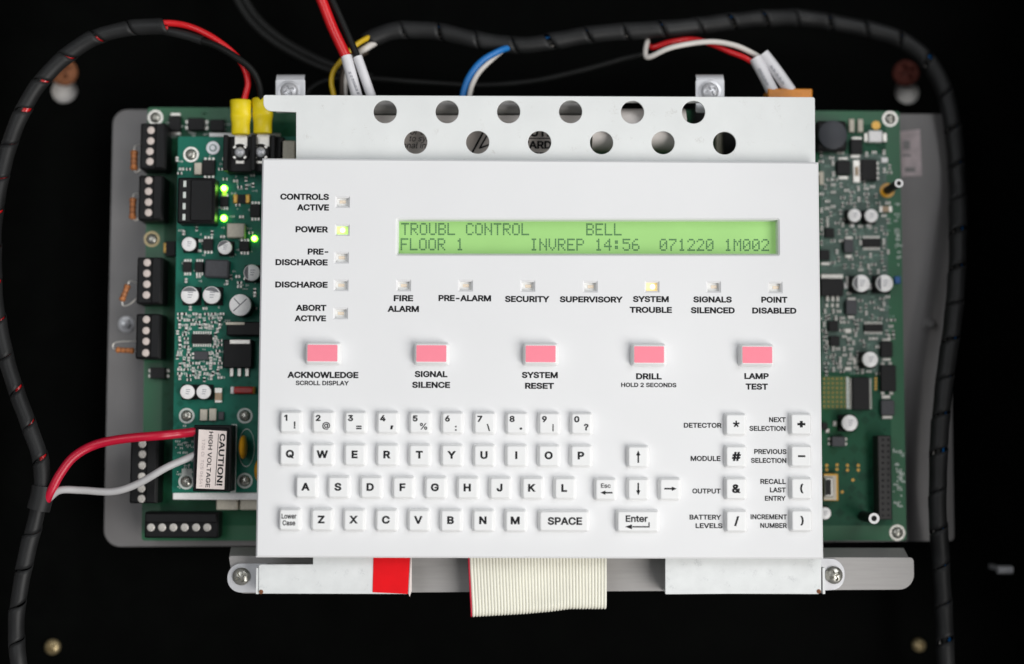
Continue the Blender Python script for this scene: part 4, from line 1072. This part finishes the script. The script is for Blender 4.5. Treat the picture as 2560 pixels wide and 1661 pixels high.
# ------------------------------------------------------------------ ribbon cable
N = 44; sub = 6; zr0 = -.011
rc = thing('ribbon_cable', W(F(1250, 1420), zr0), 'flat ribbed ivory ribbon cable with a red edge wire hanging under the keypad', 'ribbon cable')
def ribbon(i0, i1, name, m, cut=0):
    b = MB(); cols = (i1-i0)*sub+1; rows_ = []
    for r in range(30):
        row = []
        for cidx in range(cols):
            t = (i0+cut+(1-cut)*cidx/sub)/N if cut else (i0+cidx/sub)/N; f = (cidx/sub) % 1
            bump = math.sqrt(max(0, 1-(2*f-1)**2))*.00052
            vb = (1434-18*t if t < .39 else 1427-27.5*(t-.39) if t < .59 else 1421.5-44*(t-.59) if t < .73 else 1415.3-1*(t-.73))
            ul0, ul1 = 1083+(1410-1083)*t, 1090+(1410-1090)*t
            rb_ = .0032; st = 17
            wave = .0006*math.sin(t*7+.6)*math.sin(math.pi*min(1, r/st))
            if r <= st:
                q = r/st; u = ul0+(ul1-ul0)*q; p = W(F(u, 1285+(vb-1285)*q), zr0); p.y += rb_*.95*q
                nrm = Vector((0, 0, 1)); p = Vector((p.x, p.y, zr0+wave))
            else:
                k = (r-st)/(29-st); pb = W(F(ul1, vb), zr0)
                if k < .6:
                    a = math.pi*k/.6; p = Vector((pb.x, pb.y+rb_*.95-rb_*math.sin(a), zr0-rb_*(1-math.cos(a)))); nrm = Vector((0, -math.sin(a), math.cos(a)))
                else: p = Vector((pb.x, pb.y+rb_*.95+(k-.6)/.4*.028, zr0-2*rb_)); nrm = Vector((0, 0, -1))
            row.append(p+nrm*bump)
        rows_.append(row)
    vs = [p for row in rows_ for p in row]; fs = []
    for r in range(29):
        for k in range(cols-1): fs.append([r*cols+k, r*cols+k+1, (r+1)*cols+k+1, (r+1)*cols+k])
    b.add(vs, fs); return b.build(name, m, rc, smooth=70)
ribbon(0, 1, 'red_edge_wire', M['crimson_w'], .42); ribbon(1, N, 'ribbon_sheet', M['ivory'])

# ------------------------------------------------------------------ cables
def path(mp, pts): return [W(mp(p[0], p[1]), p[2]) for p in pts]
def spiral_wrap(pts, r, pitch, parent, seg=26, phase=0, cover=.93, name='spiral_wrap'):
    fine, L = resample(spline(pts, 14), .0012); fr = frames(fine); n = len(fr)-1
    def at(s):
        x = max(0, min(n-1e-6, s/L*n)); k = int(x); t = x-k; a, b_ = fr[k], fr[k+1]
        return a[0].lerp(b_[0], t), a[2].lerp(b_[2], t).normalized(), a[3].lerp(b_[3], t).normalized()
    turns = L/pitch; b = MB(); nb = 8; rings = int(turns*seg)
    vs = []; fs = []
    for i in range(rings+1):
        a = 2*math.pi*i/seg+phase; s0 = pitch/(2*math.pi)*(a-phase+.62*math.sin(a-math.pi/2))-pitch*.5
        wob = 1+.03*math.sin(i*.37)+.025*math.sin(i*.083+phase)
        cv = min(.985, cover+.045*math.sin(i/seg*2.3+phase)+.035*math.sin(i/seg*5.1))
        for k in range(nb+1):
            f = k/nb; s = s0+f*pitch*cv
            rr = r*(1+.045*(1-f)+.02*math.cos(2*math.pi*f))*wob
            p, nn, bb = at(max(0, min(L, s))); vs.append(p+(nn*math.cos(a)+bb*math.sin(a))*rr)
    for i in range(rings):
        for k in range(nb):
            o = i*(nb+1)+k; fs.append([o, o+1, o+nb+2, o+nb+1])
    b.add(vs, fs); ob = b.build(name, M['wrap'], parent, smooth=60)
    md = ob.modifiers.new('thickness', 'SOLIDIFY'); md.thickness = .0006; md.offset = -1
    return ob
def wire(name, pts, r, m, parent, n=10):
    b = MB(); b.tube(spline(pts, n), r, seg=14); return b.build(name, m, parent, smooth=60)
def offset_path(pts, d, ang):
    fr = frames(resample(spline(pts, 10), .004)[0]); return [p+(n*math.cos(ang)+bb*math.sin(ang))*d for p, t, n, bb in fr]

zh = -0.020
left_pts = path(F, [(392, 62, zh), (330, 63, zh), (290, 68, zh), (220, 88, zh), (145, 138, zh), (84, 205, zh), (36, 295, zh), (6, 395, zh), (-10, 490, zh), (-16, 570, zh), (-12, 680, zh), (2, 780, zh), (28, 880, zh), (62, 975, zh), (92, 1060, zh), (98, 1120, zh), (92, 1165, zh), (82, 1210, zh), (60, 1300, zh), (42, 1400, zh), (38, 1480, zh), (45, 1560, zh), (58, 1680, zh-.02)])
lh = thing('left_cable_harness', left_pts[-1], 'black spiral wrapped cable curving down the left edge with red wires showing in its gaps', 'cable harness')
lh.name = 'cable_harness'; ABS['cable_harness'] = left_pts[-1]
spiral_wrap(left_pts, 19.3*SC(zh), .0172, lh, phase=1.1, cover=.945)
wire('red_wire', offset_path(left_pts[:19], .0010, 2.9), .0021, M['red_w'], lh, 2)
wire('black_wire', offset_path(left_pts, .0011, -.3), .0019, M['black_w'], lh, 2)
wire('red_wire', path(F, [(350, 58, zh+.001), (392, 54, zh+.001), (440, 62, zh), (492, 86, zh), (540, 122, zh-.001), (566, 155, zh-.002), (576, 190, zh-.003), (572, 215, zh-.003), (562, 250, zh-.003)]), 7.6*SC(zh)*K, M['red_w'], lh)
wire('black_wire', path(F, [(340, 66, zh-.001), (392, 74, zh-.001), (440, 88, zh), (500, 106, zh+.002), (552, 136, zh+.003), (584, 162, zh+.002), (602, 196, zh), (610, 250, zh-.003)]), 8.2*SC(zh)*K, M['black_w'], lh)
b = MB(); b.tube(spline(path(F, [(385, 72, zh-.0005), (430, 82, zh), (470, 95, zh+.001)]), 8), 10.5*SC(zh)*K, seg=16); b.build('shrink_sleeve', M['wrap'], lh)
# insulated crimps on the two ends
for (x, top, bot) in ((849, 75, 282), (982, 65, 276)):
    zc = ZP+.010; b = MB(); s = SC(zc)*A.s; p0 = W(A(x, top), zc); p1 = W(A(x, bot), zc); rs = []
    for f, w, d in ((0, 62, 40), (.03, 66, 46), (.36, 62, 44), (.44, 64, 30), (.52, 62, 28), (.60, 59, 38), (.72, 56, 32), (.97, 57, 36), (1, 54, 30)):
        c = p0.lerp(p1, f); rs.append([(c.x+w*s*math.cos(2*math.pi*i/24), c.y, c.z+d*s*math.sin(2*math.pi*i/24)) for i in range(24)])
    b.loft(rs); cp = b.build('crimp_terminal', M['yellow'], lh, smooth=50)
    b = MB(); pa, pb = W(A(x+3, bot-4), zc-.002), W(A(x+3, 355), zc-.002); b.box((pa.x+pb.x)/2, (pa.y+pb.y)/2, zc-.0024, zc-.0015, 78*s, abs(pa.y-pb.y), bev=.0002); b.build('fork_blade', M['tin'], cp)
zt = ZP+.010
wire('red_wire', path(F, [(104, 1170, zh+.001), (120, 1140, zh+.003), (140, 1102, zh+.003), (172, 1062, zh+.002), (222, 1034, zh), (290, 1020, zh), (370, 1013, zh), (420, 1008, zt), (462, 1003, zt)]), 10.6*SC(zh)*K, M['crimson_w'], lh)
wire('white_wire', path(F, [(112, 1160, zh+.001), (140, 1140, zh+.002), (190, 1140, zh), (262, 1143, zh), (320, 1125, zh), (385, 1088, zh), (430, 1068, zt), (466, 1052, zt)]), 8.6*SC(zh)*K, M['grey_w'], lh)
b = MB(); b.tube(spline(path(F, [(101, 1130, zh), (97, 1155, zh), (89, 1185, zh)]), 8), [26*SC(zh)*K]*17, seg=22); b.build('binding_band', M['wrap'], lh)

zt_ = -0.055
top_pts = path(F, [(842, 106, zt_+.02), (868, 88, zt_+.02), (915, 72, zt_+.02), (965, 70, zt_+.02), (1030, 75, zt_+.02), (1100, 92, zt_+.02), (1165, 103, zt_+.02), (1235, 104, zt_+.02), (1300, 93, zt_+.02), (1370, 81, zt_+.02), (1440, 74, zt_+.02), (1520, 69, zt_+.02), (1610, 62, zt_+.018), (1700, 50, zt_+.012), (1790, 42, zt_+.006), (1862, 43, zt_), (1950, 55, zt_), (2045, 76, zt_), (2110, 102, zt_), (2160, 148, zt_), (2194, 210, zt_), (2214, 300, zt_), (2224, 420, zt_), (2226, 560, zt_+.008), (2221, 680, zt_+.012), (2210, 780, zt_+.015), (2196, 880, zt_+.015), (2186, 980, zt_+.015), (2180, 1090, zt_+.015), (2180, 1200, zt_+.015), (2186, 1300, zt_+.012), (2192, 1400, zt_+.01), (2199, 1560, zt_+.01), (2204, 1690, zt_+.005)])
th = thing('cable_harness', top_pts[-1], 'black spiral wrapped cable arching over the keypad and down the right side', 'cable harness')
spiral_wrap(top_pts, 18.8*SC(zt_+.015), .0185, th, phase=.4, cover=.955)
wire('blue_wire', offset_path(top_pts, .0011, 2.6), .0020, M['blue_w'], th, 2)
wire('white_wire', offset_path(top_pts, .0011, .9), .0019, M['white_w'], th, 2)
wire('dark_wire', offset_path(top_pts, .0011, -1.1), .0019, M['black_w'], th, 2)
zy = -.028
wire('yellow_wire', path(R3, [(1900, 400, zy-.008), (1740, 440, zy-.004), (1560, 545, zy), (1400, 720, zy), (1305, 850, zy), (1278, 980, zy), (1300, 1110, zy), (1330, 1240, zy)]), 6.8*SC(zy), M['yellow_w'], th)
wire('white_wire', path(R3, [(1860, 470, zy-.008), (1690, 575, zy-.003), (1590, 640, zy-.006), (1480, 800, zy-.012), (1430, 1000, zy-.012), (1430, 1200, zy-.012)]), 8.5*SC(zy), M['white_w'], th)
wire('brown_wire', path(R3, [(1700, 620, zy-.012), (1480, 740, zy-.006), (1410, 880, zy-.006), (1400, 1050, zy-.006), (1410, 1240, zy-.006)]), 6*SC(zy), M['brown_w'], th)
wire('blue_wire', path(F, [(1190, 108, zy-.006), (1158, 120, zy-.002), (1120, 142, zy), (1092, 176, zy), (1077, 215, zy), (1072, 260, zy)]), 7.6*SC(zy)*K, M['blue_w'], th)
wire('white_wire', path(F, [(1170, 116, zy-.008), (1148, 134, zy-.004), (1117, 164, zy-.001), (1100, 192, zy), (1092, 220, zy), (1090, 260, zy)]), 6.2*SC(zy)*K, M['white_w'], th)
wire('white_wire', path(R8, [(632, 200, zy-.010), (622, 262, zy-.006), (640, 284, zy-.004), (740, 240, zy), (860, 215, zy), (960, 208, zy), (1050, 222, zy), (1120, 248, zy), (1215, 300, zy)]), 6.8*SC(zy), M['white_w'], th)
wire('red_wire', path(R8, [(630, 210, zy-.014), (655, 236, zy-.010), (740, 210, zy-.008), (850, 196, zy-.008), (940, 216, zy-.006), (1040, 258, zy-.002), (1110, 285, zy), (1170, 320, zy)]), 7*SC(zy), M['red_w'], th)
wire('black_cable', path(R8, [(640, 175, zy-.018), (610, 262, zy-.014), (500, 296, zy-.016), (300, 352, zy-.018), (60, 405, zy-.02), (-200, 425, zy-.02), (-500, 410, zy-.02), (-760, 392, zy-.02), (-950, 400, zy-.02), (-1060, 470, zy-.02), (-1080, 600, zy-.02)]), 9*SC(zy), M['black_w'], th)
for pts in ([(1165, 290), (1205, 362), (1252, 455)], [(1205, 268), (1270, 352), (1342, 455)]):
    b = MB(); b.tube(spline(path(R8, [(x, y, zy+.001) for x, y in pts]), 6), 15.5*SC(zy), seg=18); s_ = b.build('marker_sleeve', M['sleeve'], th)
    q = [W(R8(x, y), zy+.001+15.4*SC(zy)) for x, y in pts]; m_ = MB()
    for f in (.35, .45, .56, .66, .76): 
        c = q[0].lerp(q[2], f); m_.box(c.x-.0004, c.y, c.z, c.z+.00012, .0008, .0016, rot=.4)
    m_.build('marker_print', M['smudge'], s_)
q0, q1 = W(R8(1222, 448), zy), W(R8(1442, 520), zy); b = MB(); b.box((q0.x+q1.x)/2, (q0.y+q1.y)/2, zy-.008, zy+.004, q1.x-q0.x, abs(q0.y-q1.y), bev=.0006); b.build('plug', M['orange'], th)
# red and black feed wires with white marker sleeves
zw = -.016
for nm, lab, pts, r, m, spts, sr in (
    ('red_wire', 'thick red wire entering from the top edge with a white marker sleeve', [(960, -620), (1040, -300), (1095, -120), (1160, 0), (1290, 330), (1445, 660), (1480, 760)], 13.6, M['red_w'], [(1455, 672), (1510, 880), (1590, 1180)], 14.2),
    ('black_wire', 'thin black wire with a white marker sleeve, close beside the thick red wire', [(1085, -620), (1170, -300), (1225, -120), (1285, 0), (1405, 260), (1570, 640), (1610, 740)], 9.0, M['black_w'], [(1590, 680), (1660, 880), (1765, 1180)], 12.0)):
    t = thing(nm, W(R3(*pts[0]), zw-.01), lab, 'wire')
    wire('insulation', path(R3, [(x, y, zw) for x, y in pts]), r*SC(zw), m, t)
    b = MB(); b.tube(spline(path(R3, [(x, y, zw) for x, y in spts]), 8), sr*SC(zw), seg=20); s_ = b.build('marker_sleeve', M['sleeve'], t)
    if nm == 'red_wire':
        m_ = MB(); rr = random.Random(4)
        for k in range(7):
            c = W(R3(1492+k*16, 870+k*40), zw+sr*SC(zw)*.97); 
            for j in range(2): m_.box(c.x+.0007*j, c.y, c.z-.0002, c.z+.0002, .0005, rr.uniform(.0009, .0018), rot=.3)
        m_.build('marker_print', M['smudge'], s_)
# dull twin black cable at the top left
for k, (dx, dy) in enumerate(((0, 0), (14, -9))):
    t = wire('black_cable', path(F, [(512+dx, -150+dy, -.05), (530+dx, -60+dy, -.05), (548+dx, -5+dy, -.05), (585+dx, 52+dy, -.05), (640+dx, 100+dy, -.05), (710+dx, 140+dy, -.05), (775+dx, 168+dy, -.05), (850+dx, 190+dy, -.055)]), 11*SC(-.05)*K, M['black_w'], None)
    tag(t, ('dull black cable sweeping down from the top edge, lower strand of the pair' if k == 0 else 'dull black cable sweeping down from the top edge, upper strand of the pair'), 'cable', 'twin black cables at the top')

sc.render.film_transparent = False
